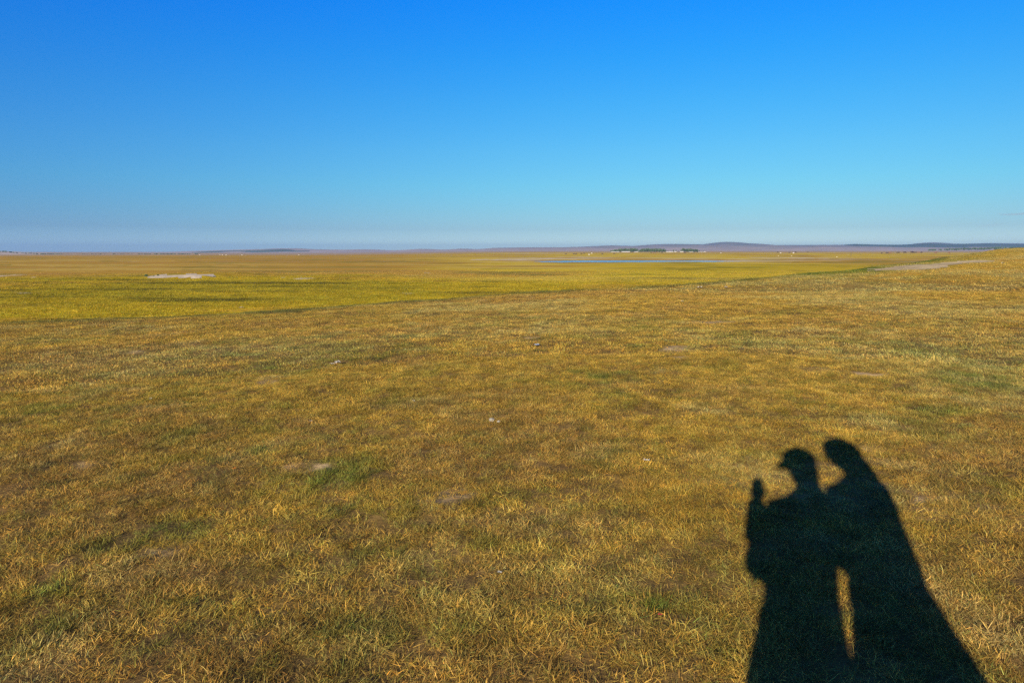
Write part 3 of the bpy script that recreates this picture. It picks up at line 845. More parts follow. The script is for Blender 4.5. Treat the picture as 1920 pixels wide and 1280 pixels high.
def person(name, J, label, coat_mat, leg_mat, hem, kind):
    root = empty(name, J['foot_mid'])
    base = Matrix.Translation(-Vector(J['foot_mid']))
    F = J['face']; T = J['front']; side = T.cross(Vector((0, 0, 1))).normalized()
    hs = F.cross(Vector((0, 0, 1))).normalized(); hu = hs.cross(F).normalized()
    hu = (hu + hs * J.get('tilt', 0)).normalized(); hs = F.cross(hu).normalized()
    parts = []
    # body: one surface
    bm = bmesh.new()
    head_lofts(bm, J['head'], F, hu, hs, J['neck'])
    t = J['torso']
    tube(bm, [p for p, a, b in t], [(a * .90, b * .90) for p, a, b in t], T, 24)
    for k in 'LR':
        sh, el, wr = J['sh' + k], J['el' + k], J['wr' + k]
        tube(bm, [sh + (J['neck'] - sh) * .45 - Vector((0, 0, .03)), sh, sh.lerp(el, .4), el, el.lerp(wr, .3), wr], [.04, .042, .035, .029, .031, .026], T, 12)
        hand(bm, wr, J['hand' + k], J['palm' + k], J['curl' + k], .92)
        hp, kn, an, to = J['hip' + k], J['kn' + k], J['an' + k], J['toe' + k]
        tube(bm, [hp + Vector((0, 0, .06)), hp, hp.lerp(kn, .5), kn, kn.lerp(an, .35), an.lerp(kn, .1), an], [.09, .085, .075, .056, .055, .038, .036], T, 12)
        tube(bm, [an - (to - an).normalized() * .05 - Vector((0, 0, .045)), an - Vector((0, 0, .03)), to], [(.034, .03), (.036, .04), (.036, .018)], (0, 0, 1), 10)
    body = fused('body', bm, .0065, SKIN, None, 2)
    parts.append(body)
    # upper garment
    bm = bmesh.new()
    tube(bm, [p for p, a, b in t] + [], [(a, b) for p, a, b in t], T, 24)
    tube(bm, hem and [h[0] for h in hem], [(h[1], h[2]) for h in hem], T, 24)
    for k in 'LR':
        sh, el, wr = J['sh' + k], J['el' + k], J['wr' + k]
        tube(bm, [sh + (J['neck'] - sh) * .5 - Vector((0, 0, .02)), sh, sh.lerp(el, .4), el, el.lerp(wr, .35), wr.lerp(el, .06)], [.068, .072, .068, .062, .060, .050], T, 14, dome=True)
    tube(bm, [J['neck'] - Vector((0, 0, .05)), J['neck'] + Vector((0, 0, .025))], [(.090, .088), (.070, .070)], T, 16)
    g = fused('jacket' if kind == 'cap' else 'coat', bm, .012, coat_mat, None, 3)
    parts.append(g)
    # trousers, shoes
    bm = bmesh.new()
    for k in 'LR':
        hp, kn, an = J['hip' + k], J['kn' + k], J['an' + k]
        tube(bm, [hp + Vector((0, 0, .08)), hp, hp.lerp(kn, .5), kn, kn.lerp(an, .5), an + Vector((0, 0, .02))], [.088, .092, .086, .074, .068, .064], T, 14)
    parts.append(fused('trousers', bm, .014, leg_mat, None, 2))
    for k in 'LR':
        an, to = J['an' + k], J['toe' + k]
        d = (to - an); d.z = 0; d.normalize(); g0 = Vector((an.x, an.y, J['ground' + k]))
        bm = bmesh.new()
        tube(bm, [g0 - d * .065 + Vector((0, 0, .045)), g0 + Vector((0, 0, .05)), g0 + d * .08 + Vector((0, 0, .04)), g0 + d * .16 + Vector((0, 0, .03)), g0 + d * .195 + Vector((0, 0, .026))],
             [(.036, .044), (.042, .05), (.047, .04), (.045, .03), (.032, .024)], (0, 0, 1), 14)
        tube(bm, [g0 + Vector((0, 0, .05)), g0 + Vector((0, 0, .11))], [.05, .046], d, 12, dome=False)
        parts.append(fused('shoe', bm, .008, M_SHOE, None, 2))
    # hair
    c = J['head']
    bm = bmesh.new()
    ball(bm, c + hu * .040 - F * .022, (.086, .098, .090), F, 20, 14)
    if kind == 'cap':
        ball(bm, c - F * .055 - hu * .02, (.070, .055, .075), F, 14, 10)
        for q, rr in ((W(.300, -.20, 1.53), (.070, .055, .085)), (W(.298, -.215, 1.45), (.088, .055, .085)), (W(.30, -.225, 1.38), (.095, .05, .07))):
            ball(bm, q, rr, T, 14, 10)
        parts.append(fused('hair', bm, .008, M_HAIR, None, 2))
        bm = bmesh.new()
        for i in range(9):
            a = i / 8 * math.pi / 2
        ball(bm, c + hu * .050 - F * .006, (.098, .118, .096), F, 20, 14)
        tube(bm, [c + hu * .040 + F * .045, c + hu * .016 + F * .11, c - hu * .014 + F * .132, c - hu * .022 + F * .150], [(.080, .018), (.078, .020), (.066, .022), (.050, .020)], hu, 16)
        ball(bm, c + hu * .146 - F * .012, (.010, .010, .008), F, 10, 6)
        cp = fused('cap', bm, .006, M_CAP, None, 2)
        parts.append(cp)
    else:
        for h in J['hair']:
            ball(bm, h[0], h[1], F, 16, 12)
        parts.append(fused('hair', bm, .008, M_HAIR, None, 3))
    for p in parts:
        p.parent = root
        p.matrix_local = base
    before = set(COL.objects)
    face_parts(root, c, F, hu, hs)
    for o in set(COL.objects) - before:
        if o.parent == root:
            o.matrix_local = base
    tag(root, label, 'person', 'two people standing side by side')
    return root

def legs(J, hl, hr, al, ar, toe):
    for k, h, a in (('L', hl, al), ('R', hr, ar)):
        g = W(a[0], a[1], 0.0)
        J['ground' + k] = g.z
        J['hip' + k] = h; J['an' + k] = g + Vector((0, 0, .085)); J['toe' + k] = g + toe * .17 + Vector((0, 0, .03))
        J['kn' + k] = h.lerp(J['an' + k], .5) + toe * .02

def torso(rows): return [(W(u, v, h), a, b) for u, v, h, a, b in rows]

# photographer in a cap, camera raised in the left hand
J = {}
T1 = dirv(-.64, .77)
J['front'] = T1; J['face'] = dirv(-.84, .54, -.14); J['tilt'] = 0.0
J['head'] = W(.262, -.15, 1.605); J['neck'] = W(.272, -.19, 1.425)
J['torso'] = torso([(.262, -.19, 1.435, .075, .07), (.255, -.19, 1.385, .165, .10), (.25, -.185, 1.29, .19, .118), (.225, -.17, 1.17, .178, .116), (.20, -.16, 1.05, .166, .114), (.190, -.16, .95, .162, .118), (.180, -.16, .86, .172, .125)])
hem1 = [(W(.190, -.16, .95), .164, .120), (W(.176, -.16, .86), .184, .134), (W(.166, -.16, .78), .198, .142), (W(.162, -.16, .70), .206, .146)]
J['shL'] = W(.115, -.29, 1.368); J['elL'] = W(.010, -.20, 1.085); J['wrL'] = W(.002, -.075, 1.335)
J['handL'] = dirv(.02, .25, 1.0); J['palmL'] = dirv(-.30, .95, .1); J['curlL'] = 42
J['shR'] = W(.395, -.09, 1.372); J['elR'] = W(.372, .0, 1.075); J['wrR'] = W(.235, .04, 1.135)
J['handR'] = dirv(-.95, .1, .1); J['palmR'] = dirv(-.1, -.9, .2); J['curlR'] = 35
J['foot_mid'] = W(.17, -.17, 0)
legs(J, W(.112, -.205, .86), W(.240, -.115, .86), (.09, -.235), (.25, -.10), T1)
person('person', J, 'person in a black cap and dark jacket raising a small camera', M_JACKET, M_JEANS, hem1, 'cap')

# companion leaning in to look
J = {}
T2 = dirv(-.57, .82)
J['front'] = T2; J['face'] = dirv(-.90, .42, -.36); J['tilt'] = -.12
J['head'] = W(.516, .05, 1.652); J['neck'] = W(.575, .03, 1.46)
J['torso'] = torso([(.568, .03, 1.47, .075, .072), (.562, .03, 1.425, .150, .10), (.556, .03, 1.31, .168, .112), (.545, .04, 1.17, .155, .110), (.538, .045, 1.03, .158, .115), (.533, .05, .92, .172, .130), (.533, .05, .86, .176, .13)])
hem2 = [(W(.540, .05, 1.0), .172, .128), (W(.541, .05, .92), .186, .138), (W(.541, .05, .86), .200, .148), (W(.537, .05, .78), .226, .158), (W(.545, .05, .60), .228, .168), (W(.534, .05, .42), .240, .176)]
J['shL'] = W(.445, -.045, 1.405); J['elL'] = W(.41, -.03, 1.09); J['wrL'] = W(.50, .13, 1.02)
J['handL'] = dirv(.75, .45, -.1); J['palmL'] = dirv(.3, -.6, .3); J['curlL'] = 30
J['shR'] = W(.672, .10, 1.405); J['elR'] = W(.655, .09, 1.12); J['wrR'] = W(.645, .15, .88)
J['handR'] = dirv(-.05, .2, -1.0); J['palmR'] = dirv(-.8, .2, 0); J['curlR'] = 25
hc, hf = J['head'], J['face']
J['hair'] = [(W(.592, .04, 1.665), (.090, .078, .105)), (W(.622, .03, 1.585), (.082, .062, .100)), (W(.648, .03, 1.50), (.078, .055, .10)), (W(.530, .05, 1.73), (.080, .085, .058)), (W(.668, .03, 1.43), (.062, .05, .07))]
J['foot_mid'] = W(.535, .04, 0)
legs(J, W(.470, .005, .86), W(.605, .09, .86), (.46, -.01), (.62, .10), T2)
person('person', J, 'person in a long brown coat with loose dark hair leaning in', M_COAT, M_TROUSER, hem2, 'hair')

def held_camera():
    root = empty('camera_in_hand', (0, 0, EYE))
    # body stands just behind the point of view, lens rim in front of it
    for nm, c, s, mt, bv in (('camera_body', (0, -.042, -.004), (.048, .026, .054), M_CAMBODY, .004),):
        bm = bmesh.new(); box(bm, c, s, 0, bv); bm_obj(nm, bm, mt, root, False)
    bm = bmesh.new(); tube(bm, [(0, -.030, 0), (0, -.016, 0)], [.019, .018], (0, 0, 1), 24, dome=False)
    lens = bm_obj('lens_barrel', bm, M_CAMBODY, root)
    bm = bmesh.new(); tube(bm, [(0, -.0165, 0), (0, -.0135, 0)], [.014, .012], (0, 0, 1), 24, dome=True)
    bm_obj('lens_glass', bm, M_GLASS, lens)
    bm = bmesh.new(); tube(bm, [(.015, -.042, .022), (.015, -.042, .027)], [.006, .0055], (0, 1, 0), 14, dome=False)
    bm_obj('shutter_button', bm, M_STEEL, root)
    bm = bmesh.new(); box(bm, (0, -.0565, -.004), (.038, .002, .036), 0, 0); bm_obj('screen', bm, M_GLASS, root, False)
    tag(root, 'small black camera held up by the person in a cap', 'camera')
held_camera()

# ------------------------------------------------------------------ far things
M_WHITE = simple_mat('white_wall', (.36, .34, .31), .9, .06, 4)
M_FELT = simple_mat('white_felt', (.38, .355, .31), .95, .06, 3)
M_ROOF = simple_mat('grey_roof', (.30, .27, .26), .8, .15, 3)
M_DOOR = simple_mat('painted_door', (.30, .12, .06), .7, .15, 5)
M_WIN = simple_mat('window_pane', (.03, .04, .05), .1, .05, 3, .6)
M_BARK = simple_mat('bark', (.10, .075, .055), .9, .3, 5)
M_WOODP = simple_mat('grey_post_wood', (.075, .06, .04), .9, .25, 9)
M_COW = simple_mat('dark_cattle_hide', (.035, .022, .018), .8, .4, 2)
M_RED = simple_mat('brown_cattle_hide', (.13, .06, .035), .8, .4, 2)
M_SHEEP = simple_mat('white_fleece', (.42, .37, .26), .95, .1, 4)
M_HORN = simple_mat('horn', (.3, .26, .2), .5, .1, 9)

def leaf_mat(name, a):
    m, t, b = material(name)
    at = t.nodes.new('ShaderNodeAttribute'); at.attribute_name = 'col'
    v = t.nodes.new('ShaderNodeVectorMath'); v.operation = 'MULTIPLY'; v.inputs[1].default_value = a
    t.links.new(at.outputs['Color'], v.inputs[0]); t.links.new(v.outputs[0], b.inputs['Base Color'])
    b.inputs['Roughness'].default_value = .8; b.inputs['Specular IOR Level'].default_value = .15
    return m
M_LEAF = leaf_mat('foliage', (.055, .085, .040))

def leaf_cloud(name, blobs, n, size, seed, parent=None, mat=None):
    """leaf clumps spread through ellipsoids given as (centre, radii)"""
    r = np.random.default_rng(seed)
    w = np.array([b[1][0] * b[1][1] * b[1][2] for b in blobs]) ** .7; w /= w.sum()
    V = []; F = []; C = []
    which = r.choice(len(blobs), n, p=w)
    for i in which:
        c, q = blobs[i]
        d = r.normal(size=3); d /= np.linalg.norm(d)
        p = np.array(c) + d * np.array(q) * r.random() ** .33
        a = r.normal(size=3); a /= np.linalg.norm(a)
        b = np.cross(a, r.normal(size=3)); b /= np.linalg.norm(b)
        s = size * r.uniform(.6, 1.3)
        k = len(V)
        V += [p - a * s - b * s * .6, p + a * s - b * s * .6, p + a * s * .6 + b * s, p - a * s * .6 + b * s]
        F.append((k, k + 1, k + 2, k + 3))
        cc = np.clip(r.normal(1, .28), .4, 1.8) * np.array([1 + r.normal(0, .1), 1, 1])
        C += [cc] * 4
    me = bpy.data.meshes.new(name)
    me.from_pydata([tuple(v) for v in V], [], F)
    at = me.attributes.new('col', 'FLOAT_COLOR', 'POINT')
    at.data.foreach_set('color', np.array([list(c) + [1] for c in C], np.float32).ravel())
    me.materials.append(mat or M_LEAF)
    o = bpy.data.objects.new(name, me); COL.objects.link(o)
    if parent: o.parent = parent
    return o

def at_px(px, py, dist=None):
    if dist is None: return on_ground(px, py)
    x = (px - 960) / 1280 * dist
    return Vector((x, dist, float(terrain(np.array([x]), np.array([dist]))[0])))

# groves beyond the pond: each reads as one mass
GD = 2300.0
def grove(x0, x1, tops, seed, label):
    r = np.random.default_rng(seed)
    blobs = []
    wpx = GD / 1280
    for px in np.arange(x0, x1, 1.1):
        h = np.interp(px, [t[0] for t in tops], [t[1] for t in tops]) * 1.22 * wpx * r.uniform(.78, 1.12)
        d = GD + r.uniform(-8, 22)
        b = at_px(px + r.uniform(-.4, .4), 0, d)
        blobs.append(((b.x, b.y, b.z + h * .55), (h * .30 + 1.0, h * .3 + 1, h * .46)))
    o = leaf_cloud('grove', blobs, 60 * len(blobs), 1.0, seed)
    tag(o, label, kind='stuff')
grove(1144, 1193, [(1144, 2.5), (1152, 4), (1165, 5.2), (1175, 5.6), (1190, 5.6), (1194, 4)], 501, 'dark green grove of trees at the left behind white farm houses')
grove(1196, 1246, [(1196, 3), (1203, 5.2), (1215, 5.6), (1225, 5), (1235, 5.2), (1244, 5), (1247, 3)], 502, 'dark green grove of trees in the middle behind the pond')
grove(1274, 1305, [(1274, 3.5), (1278, 5.4), (1290, 5.2), (1300, 4.8), (1306, 3.6)], 503, 'dense dark grove of trees right of the white farm houses')

def far_wood(name, pts, dist, n, seed, hpx, label):
    r = np.random.default_rng(seed)
    blobs = []
    for px0, py0, px1, py1, cnt in pts:
        for i in range(cnt):
            t = r.random(); px = px0 + (px1 - px0) * t; py = py0 + (py1 - py0) * t + r.uniform(-.15, .15)
            d = dist * r.uniform(.985, 1.015); h = hpx * d / 1280 * r.uniform(.7, 1.3)
            x = (px - 960) / 1280 * d; z = EYE + (471 - py) / 1280 * d
            blobs.append(((x, d, z - h * .4), (h * .7, h * .7, h * .62)))
    o = leaf_cloud(name, blobs, n, hpx * dist / 1280 * .28, seed)
    tag(o, label, kind='stuff')
far_wood('tree_line', [(-30, 470, 12, 470.8, 18), (14, 470.6, 30, 472, 9), (31, 473, 34, 473.2, 2), (37, 474, 44, 474, 4), (47, 474.6, 66, 474.8, 14), (70, 475, 76, 475.2, 4), (76, 475.4, 126, 476.2, 34), (126, 476.6, 380, 475.4, 80)],
         2560, 9000, 510, 2.0, 'line of small dark trees along the left horizon')
far_wood('forest', [(1735, 467.6, 1790, 466.6, 50), (1770, 466.4, 1990, 464.8, 160), (1800, 465.2, 1990, 463.2, 120), (1850, 464, 1990, 462.4, 70)], 3000, 16000, 511, 1.9, 'dark green forest strip low on the right horizon')

def lone_tree(px, py, hpx, seed, label):
    p = at_px(px, 0, GD)
    h = hpx * GD / 1280
    root = empty('tree', p)
    tr = bmesh.new()
    tube(tr, [(0, 0, -.3), (.1, 0, h * .3), (0, .1, h * .65)], [h * .035, h * .026, h * .012], (0, 1, 0), 8)
    for a in (0.4, 2.5, 4.6):
        tube(tr, [(.05, 0, h * .35), (math.cos(a) * h * .14, math.sin(a) * h * .14, h * .58)], [h * .014, h * .006], (0, 1, 0), 6)
    bm_obj('trunk', tr, M_BARK, root)
    r = np.random.default_rng(seed)
    bl = [((0, 0, h * .62), (h * .26, h * .26, h * .34))] + [((r.normal(0, h * .13), r.normal(0, h * .13), h * r.uniform(.5, .8)), (h * .16, h * .16, h * .16)) for _ in range(5)]
    leaf_cloud('crown', bl, 260, h * .06, seed, root)
    tag(root, label, 'tree', 'lone trees among the farm houses')
LT = [(1250, 3.0, 'small tree at the left end of the white farm house roof'), (1256, 2.4, 'short tree just right of the first lone farm tree'), (1260, 4.6, 'tallest lone tree between the white farm houses'),
      (1265, 4.2, 'round tree directly right of the tallest lone farm tree'), (1270, 2.4, 'low bushy tree left of the dense right hand grove'), (1308.5, 2.8, 'first lone tree right of the dense dark grove'),
      (1312.5, 2.0, 'smallest lone tree right of the dense dark grove'), (1316, 2.6, 'last lone tree at the right end of the farm')]
for i, (px, h, lb) in enumerate(LT): lone_tree(px, 0, h, 520 + i, lb)

def house(px, wpx, hpx, dist, label, doors=1):
    p = at_px(px, 0, dist)
    k = dist / 1280; w = wpx * k; h = hpx * k * .50; rf = hpx * k * .28; dp = max(5.0, w * .35)
    root = empty('farm_house', p)
    bm = bmesh.new(); box(bm, (0, 0, h / 2 - .2), (w, dp, h + .4)); bm_obj('wall', bm, M_WHITE, root, False)
    bm = bmesh.new()
    o = .35
    v = [bm.verts.new(q) for q in ((-w / 2 - o, -dp / 2 - o, h + .003), (w / 2 + o, -dp / 2 - o, h + .003), (w / 2 + o, dp / 2 + o, h + .003), (-w / 2 - o, dp / 2 + o, h + .003), (-w / 2 - o, 0, h + rf), (w / 2 + o, 0, h + rf))]
    for f in ((0, 1, 5, 4), (2, 3, 4, 5), (0, 4, 3), (1, 2, 5), (0, 3, 2, 1)): bm.faces.new([v[i] for i in f])
    bm_obj('roof', bm, M_ROOF if doors else M_WHITE, root, False)
    n = max(2, int(w / 4))
    for i in range(n):
        x = -w / 2 + w * (i + .5) / n
        if i == n // 2:
            bm = bmesh.new(); box(bm, (x, -dp / 2 - .02, h * .36), (1.0, .08, h * .72)); bm_obj('door', bm, M_DOOR, root, False)
        else:
            bm = bmesh.new(); box(bm, (x, -dp / 2 - .02, h * .55), (1.2, .08, h * .4)); bm_obj('window', bm, M_WIN, root, False)
    tag(root, label, 'house', 'white farm houses by the groves')
house(1151.5, 15, 1.5, GD - 40, 'long low white farm house at the left end of the left grove')
house(1171, 15, 2.0, GD - 42, 'long white farm house in the middle of the left grove')
house(1191, 7, 1.5, GD - 40, 'short white farm house at the right end of the left grove')
house(1253, 13, 1.9, GD - 40, 'white farm house in the gap left of the tallest tree')
house(1263.5, 4, 2.2, GD - 44, 'tall narrow white shed under the tallest lone tree')
house(1275.5, 6, 2.2, GD - 40, 'white farm house at the left edge of the right grove')
house(1293, 8, 1.0, GD - 46, 'low white shed in front of the right grove')
house(1310, 8, .9, GD - 20, 'low pale shed between the lone trees on the right')
house(1318, 4.5, 1.5, GD - 60, 'last white shed at the right end of the farm')

def yurt(px, dist, label, s=1.0):
    p = at_px(px, 0, dist)
    root = empty('yurt', p)
    bm = bmesh.new(); tube(bm, [(0, 0, -.2), (0, 0, 1.55 * s)], [2.9 * s, 2.9 * s], (0, 1, 0), 24, dome=False); bm_obj('wall', bm, M_FELT, root)
    bm = bmesh.new(); tube(bm, [(0, 0, 1.553 * s), (0, 0, 1.75 * s), (0, 0, 2.45 * s), (0, 0, 2.6 * s)], [3.0 * s, 2.75 * s, .9 * s, .7 * s], (0, 1, 0), 24, dome=False); bm_obj('roof', bm, M_FELT, root)
    bm = bmesh.new(); tube(bm, [(0, 0, 2.602 * s), (0, 0, 2.72 * s)], [.6 * s, .5 * s], (0, 1, 0), 16, dome=False); bm_obj('smoke_ring', bm, M_DOOR, root)
    bm = bmesh.new(); box(bm, (0, -2.92 * s, .7 * s), (.9 * s, .12, 1.4 * s)); bm_obj('door', bm, M_DOOR, root, False)
    tag(root, label, 'yurt', 'white felt tents scattered over the plain')
yurt(1103.5, 1080, 'white tent nearest the pond at its left end', 0.46)
yurt(1108.5, 1400, 'white tent standing just behind the one nearest the pond', 0.56)
yurt(1348.5, 1500, 'white tent on the plain below the highest hill', 0.50)
yurt(1459.5, 1500, 'white tent at the left of the pair by the right end of the plain', 0.56)
yurt(1483.5, 1500, 'brightest white tent with dark animals behind it', 0.71)
yurt(379.5, 1900, 'leftmost white tent on the far left plain', 0.56)
yurt(417, 2100, 'small white tent left of the close pair on the left plain', 0.56)
yurt(421.5, 1750, 'left one of two close white tents on the left plain', 0.56)
yurt(428.5, 1750, 'right one of two close white tents on the left plain', 0.62)
yurt(458, 1800, 'white tent alone under the dark ridge on the left plain', 0.62)
yurt(564, 1800, 'white tent alone under the bare hills left of middle', 0.56)

# grazing animals
def animal_mesh(kind):
    bm = bmesh.new()
    s = 1.0 if kind == 'cow' else .55
    tube(bm, [(-.95, 0, 1.12), (-.7, 0, 1.05), (-.1, 0, .98), (.5, 0, 1.0), (.78, 0, 1.08)], [(.20, .24), (.30, .33), (.34, .40), (.31, .40), (.20, .28)], (0, 0, 1), 12)
    tube(bm, [(.7, 0, 1.12), (1.0, 0, .95), (1.22, 0, .62)], [(.17, .24), (.13, .17), (.11, .13)], (0, 1, 0), 10)       # neck lowered to graze
    tube(bm, [(1.18, 0, .66), (1.34, 0, .42), (1.44, 0, .24)], [(.12, .13), (.10, .11), (.07, .07)], (0, 1, 0), 10)     # head
    for k in (-1, 1):
        tube(bm, [(1.2, k * .10, .70), (1.18, k * .24, .72)], [.05, .025], (0, 0, 1), 6)
        tube(bm, [(.52, k * .19, .85), (.55, k * .19, .45), (.53, k * .19, .40), (.53, k * .19, .02)], [.13, .075, .07, .06], (0, 1, 0), 8)
        tube(bm, [(-.72, k * .19, .95), (-.62, k * .2, .62), (-.84, k * .19, .42), (-.80, k * .19, .02)], [.19, .11, .07, .06], (0, 1, 0), 8)
    tube(bm, [(-1.0, 0, 1.22), (-1.1, 0, .9), (-1.08, 0, .5)], [.04, .03, .05], (0, 1, 0), 6)
    bmesh.ops.scale(bm, vec=(s, s, s), verts=bm.verts)
    o = fused('animal', bm, .05 * s, M_COW, None, 1)
    me = o.data; bpy.data.objects.remove(o)
    return me
COWM = animal_mesh('cow'); COWB = COWM.copy(); COWB.materials.clear(); COWB.materials.append(M_RED)
SHEEPM = animal_mesh('sheep'); SHEEPM.materials.clear(); SHEEPM.materials.append(M_SHEEP)
def animal(px, py, dist, me, name, cat, label, group, s=1.0):
    p = on_ground(px, py) if dist is None else at_px(px, 0, dist)
    o = bpy.data.objects.new(name, me); COL.objects.link(o)
    o.location = p; o.scale = (s, s, s); o.rotation_euler = (0, 0, random.choice((0, math.pi)) + random.uniform(-.6, .6))
    tag(o, label, cat, group)
ORD = ('first second third fourth fifth sixth seventh eighth ninth tenth eleventh twelfth thirteenth fourteenth fifteenth sixteenth seventeenth eighteenth nineteenth twentieth').split()
_i = 0
G1 = 'cattle grazing between the pond and the farm'
for px, d in ((1060, 1150), (1075, 1150), (1079.5, 1120), (1089, 1200), (1094, 1260), (1128, 1150), (1150, 1200), (1154, 1700), (1177, 1500), (1219, 1500), (1222.5, 1420), (1226, 1380), (1229.5, 1750), (1239, 1500), (1279, 1750), (1281.5, 1450), (1298, 1700), (1332, 1900), (1468, 1700), (1510, 1800)):
    animal(px, 0, d, COWM if random.random() < .6 else COWB, 'cow', 'cow', ORD[_i] + ' tiny cow from the left on the flat beyond the pond', G1, 1.5); _i += 1
G2 = 'dark cattle strung along the right of the plain'
RC = [(1647.5, 1300, 1.2), (1657.5, 1250, 1.5), (1663, 1330, 1.5), (1678, 1300, 1.7), (1690.5, 1350, 1.9), (1704, 1350, 2.3), (1710, 1380, 1.5), (1716, 1380, 1.5), (1721.5, 1380, 1.6), (1748, 1300, 1.7), (1773, 1250, 1.7), (1476, 1500, 1.2), (1487, 1560, 1.5), (1454, 1650, 1.5)]
for _i, (px, d, s_) in enumerate(sorted(RC)):
    animal(px, 0, d, COWM if random.random() < .55 else COWB, 'cow', 'cow', ORD[_i] + ' dark cow from the left in the row at the right of the plain', G2, s_ * 1.5)
animal(1614, 478.6, None, COWM, 'cow', 'cow', 'single dark cow grazing right of the wooden post', None, .5)
G3 = 'white sheep on the olive flat left of the post'
for px, py, wh in ((1459.5, 480.2, 'farthest left of the white sheep on the olive flat'), (1484, 480.3, 'white sheep below the brightest white tent'), (1569, 482.6, 'white sheep nearest the wooden post')):
    animal(px, py, None, SHEEPM, 'sheep', 'sheep', wh, G3, .9)

# post
p = on_ground(1595.5, 480)
hgt = 6.8 * p.y / 1280
bm = bmesh.new()
tube(bm, [(0, 0, -.2), (.01, 0, hgt * .5), (.0, .01, hgt)], [hgt * .07, hgt * .065, hgt * .055], (0, 1, 0), 10)
o = bm_obj('post', bm, M_WOODP); o.location = p
tag(o, 'single thin wooden post standing up from the plain', 'post')

# low shrubs by the earth bank
def shrub(px, py, wpx, seed, label):
    p = on_ground(px, py); k = p.y / 1280
    root = empty('shrub', p)
    w = wpx * k
    st = bmesh.new(); tube(st, [(0, 0, -.1), (0.02, 0, w * .3)], [w * .05, w * .03], (0, 1, 0), 6); bm_obj('stem', st, M_BARK, root)
    leaf_cloud('foliage', [((0, 0, w * .26), (w * .5, w * .35, w * .26)), ((w * .2, 0, w * .3), (w * .25, w * .2, w * .2))], 140, w * .09, seed, root)
    tag(root, label, 'shrub', 'dark shrubs by the pale earth bank')
for i, (px, py, w, lb) in enumerate([(274, 518, 7, 'dark shrub at the left tip of the pale earth bank'), (288, 517.5, 3, 'small dark shrub just right of the left tip of the bank'), (296, 517, 4.5, 'dark shrub on the left half of the pale bank'),
                                     (401.5, 519.3, 3.4, 'round dark shrub at the right tip of the pale bank'), (411, 519.5, 2.2, 'small shrub just past the right tip of the bank'), (431, 520.3, 3, 'dark shrub beyond the right tip of the bank'),
                                     (436, 520.5, 2.2, 'small shrub right beside the one past the bank'), (445, 521, 2.4, 'farthest right of the dark shrubs past the bank')]):
    shrub(px, py, w, 600 + i, lb)

# ------------------------------------------------------------------ litter and stones on the grass
M_WRAP = simple_mat('crumpled_wrapper', (.36, .37, .42), .5, .2, 30, .3)
M_PAPER = simple_mat('scrap_paper', (.46, .41, .34), .8, .12, 30)
M_STONE = simple_mat('grey_stone', (.20, .175, .14), .9, .25, 25, .1, .5)
M_ORANGE = simple_mat('orange_peel', (.60, .20, .03), .6, .15, 40)
M_REDP = simple_mat('red_wrapper', (.38, .05, .04), .5, .2, 40)
def crumple(name, px, py, wpx, hpx, mat, label, cat, seed, lift=.025, flat=.35, stone=False):
    p = on_ground(px, py); k = p.length / 1280
    w = wpx * k
    r = np.random.default_rng(seed)
    bm = bmesh.new()
    if stone:
        bmesh.ops.create_icosphere(bm, subdivisions=3, radius=.5)
        for v in bm.verts:
            n = float(fbm(np.array([v.co.x * 3 + seed]), np.array([v.co.y * 3 + v.co.z * 2.3]), 1.0, seed, 3)[0])
            v.co *= 1 + .22 * n
            v.co.x *= w; v.co.y *= w * .8; v.co.z *= w * flat * 1.6
    else:
        n = 9
        g = [[None] * n for _ in range(n)]
        for i in range(n):
            for j in range(n):
                x = (i / (n - 1) - .5); y = (j / (n - 1) - .5)
                z = .22 * math.sin(7 * x + seed) * math.cos(6 * y - seed) + r.uniform(-.10, .10)
                g[i][j] = bm.verts.new((w * (x + r.uniform(-.04, .04)), w * .75 * (y + r.uniform(-.04, .04)), w * flat * (z + .3)))
        for i in range(n - 1):
            for j in range(n - 1):
                bm.faces.new((g[i][j], g[i + 1][j], g[i + 1][j + 1], g[i][j + 1]))
        bmesh.ops.solidify(bm, geom=bm.faces[:], thickness=.0015)
    o = bm_obj(name, bm, mat, None, stone)
    o.location = p + Vector((0, 0, lift)); o.rotation_euler = (0, 0, r.uniform(0, 3))
    tag(o, label, cat)
crumple('wrapper', 1007, 648, 14, 5, M_WRAP, 'crumpled blue grey wrapper lying on the grass mid field', 'litter', 1, .015, .25)
crumple('paper_scrap', 633, 684, 13, 6, M_PAPER, 'larger crumpled pale scrap on the grass left of middle', 'litter', 2, .03, .6)
crumple('paper_scrap', 623, 686, 9, 3, M_PAPER, 'flat pale scrap beside the larger crumpled one', 'litter', 3, .03, .3)
crumple('paper_scrap', 452, 578, 7, 3, M_PAPER, 'white scrap lying on the brow of the terrace', 'litter', 4, .05, .5)
crumple('paper_scrap', 776, 757, 4.5, 3, M_PAPER, 'tiny white scrap on golden grass in the middle', 'litter', 5, .03, .6)
crumple('paper_scrap', 583, 795, 5, 2, M_PAPER, 'small pale scrap above the bright green patch', 'litter', 6, .03, .5)
crumple('paper_scrap', 283, 753, 4, 5, M_PAPER, 'small white scrap on the grass at left', 'litter', 7, .03, .9)
crumple('paper_scrap', 1212, 869, 11, 4, M_PAPER, 'pale flat scrap on the grass left of the shadows', 'litter', 8, .025, .4)
crumple('paper_scrap', 937, 1082, 9, 5, M_PAPER, 'white scrap low in the foreground grass', 'litter', 9, .025, .5)
crumple('stone', 922, 791, 10, 8, M_STONE, 'grey stone half sunk in the middle of the grass', 'stone', 10, .02, .45, True)
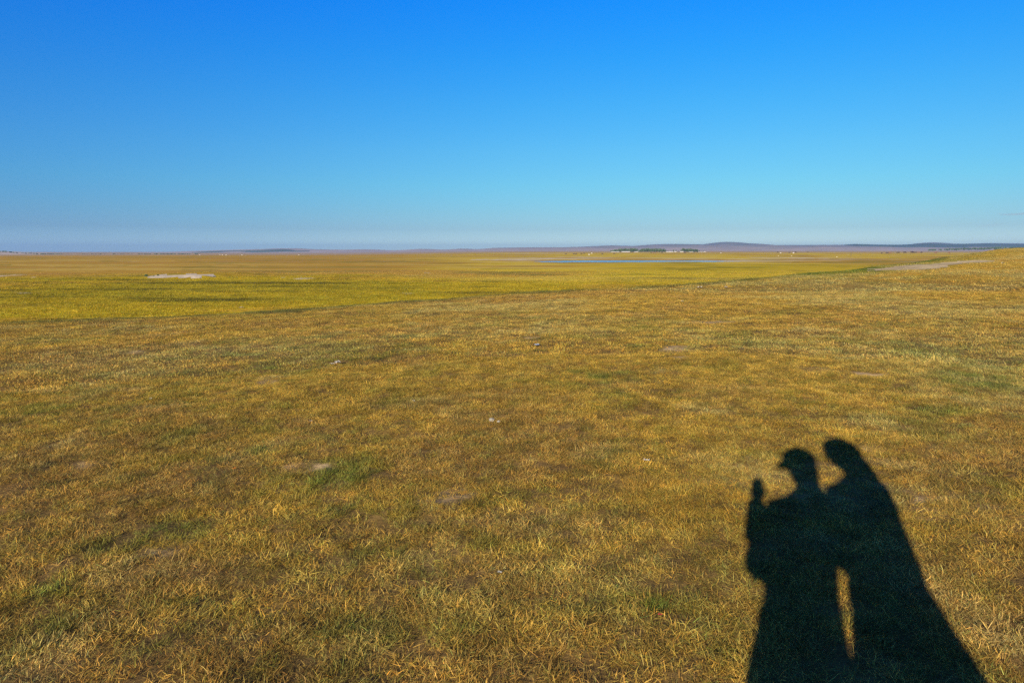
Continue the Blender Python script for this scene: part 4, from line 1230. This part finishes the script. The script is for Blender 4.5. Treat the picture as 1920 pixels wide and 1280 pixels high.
crumple('stone', 935, 793, 7, 5, M_STONE, 'smaller stone right of the half sunk grey stone', 'stone', 11, .015, .4, True)
crumple('peel', 440, 886, 6, 8, M_ORANGE, 'orange peel scrap on the grass at left', 'litter', 12, .03, .8)
crumple('wrapper', 1237, 1163, 8, 10, M_REDP, 'small dull red wrapper near a green tuft in front', 'litter', 13, .025, .7)
crumple('paper_scrap', 1279, 568, 5, 2, M_PAPER, 'white scrap far off left of the other two terrace scraps', 'litter', 14, .05, .5)
crumple('paper_scrap', 1312, 541, 8, 2, M_PAPER, 'long white scrap on the far terrace grass', 'litter', 15, .05, .5)
crumple('paper_scrap', 1361, 541.5, 5, 3, M_PAPER, 'white scrap right of the long one on the far terrace', 'litter', 16, .06, .9)
crumple('paper_scrap', 1880, 495.5, 5, 2, M_PAPER, 'white scrap on the rising grass at far right', 'litter', 17, .08, .6)

# ------------------------------------------------------------------ thin far cloud
def cloud(px, py, wpx, hpx, dens, label):
    d = 11000.0
    c = Vector(((px - 960) / 1280 * d, d, EYE + (471 - py) / 1280 * d * 1.01))
    bm = bmesh.new()
    k = d / 1280
    n = 14
    top = []; bot = []
    ball(bm, (0, 0, 0), (wpx * k / 2, 260, hpx * k / 2), (0, 1, 0), 24, 12)
    for v in bm.verts:
        v.co.z += 14 * math.sin(v.co.x / 90.0) + 8 * math.sin(v.co.x / 37.0)
        v.co.z *= 1 + .3 * math.sin(v.co.x / 61.0)
    m = bpy.data.materials.new('thin_cloud'); m.use_nodes = True
    t = m.node_tree; t.nodes.clear()
    o_ = t.nodes.new('ShaderNodeOutputMaterial'); v = t.nodes.new('ShaderNodeVolumePrincipled')
    v.inputs['Color'].default_value = (.42, .36, .42, 1); v.inputs['Density'].default_value = dens
    t.links.new(v.outputs[0], o_.inputs['Volume'])
    o = bm_obj('clouds', bm, m); o.location = c
    tag(o, label, kind='stuff')
cloud(1905, 403.5, 92, 3.4, .0009, 'thin grey cloud wisp low in the sky at right')
cloud(1842, 425, 30, 2.4, .0005, 'faint smaller cloud wisp under the larger one')
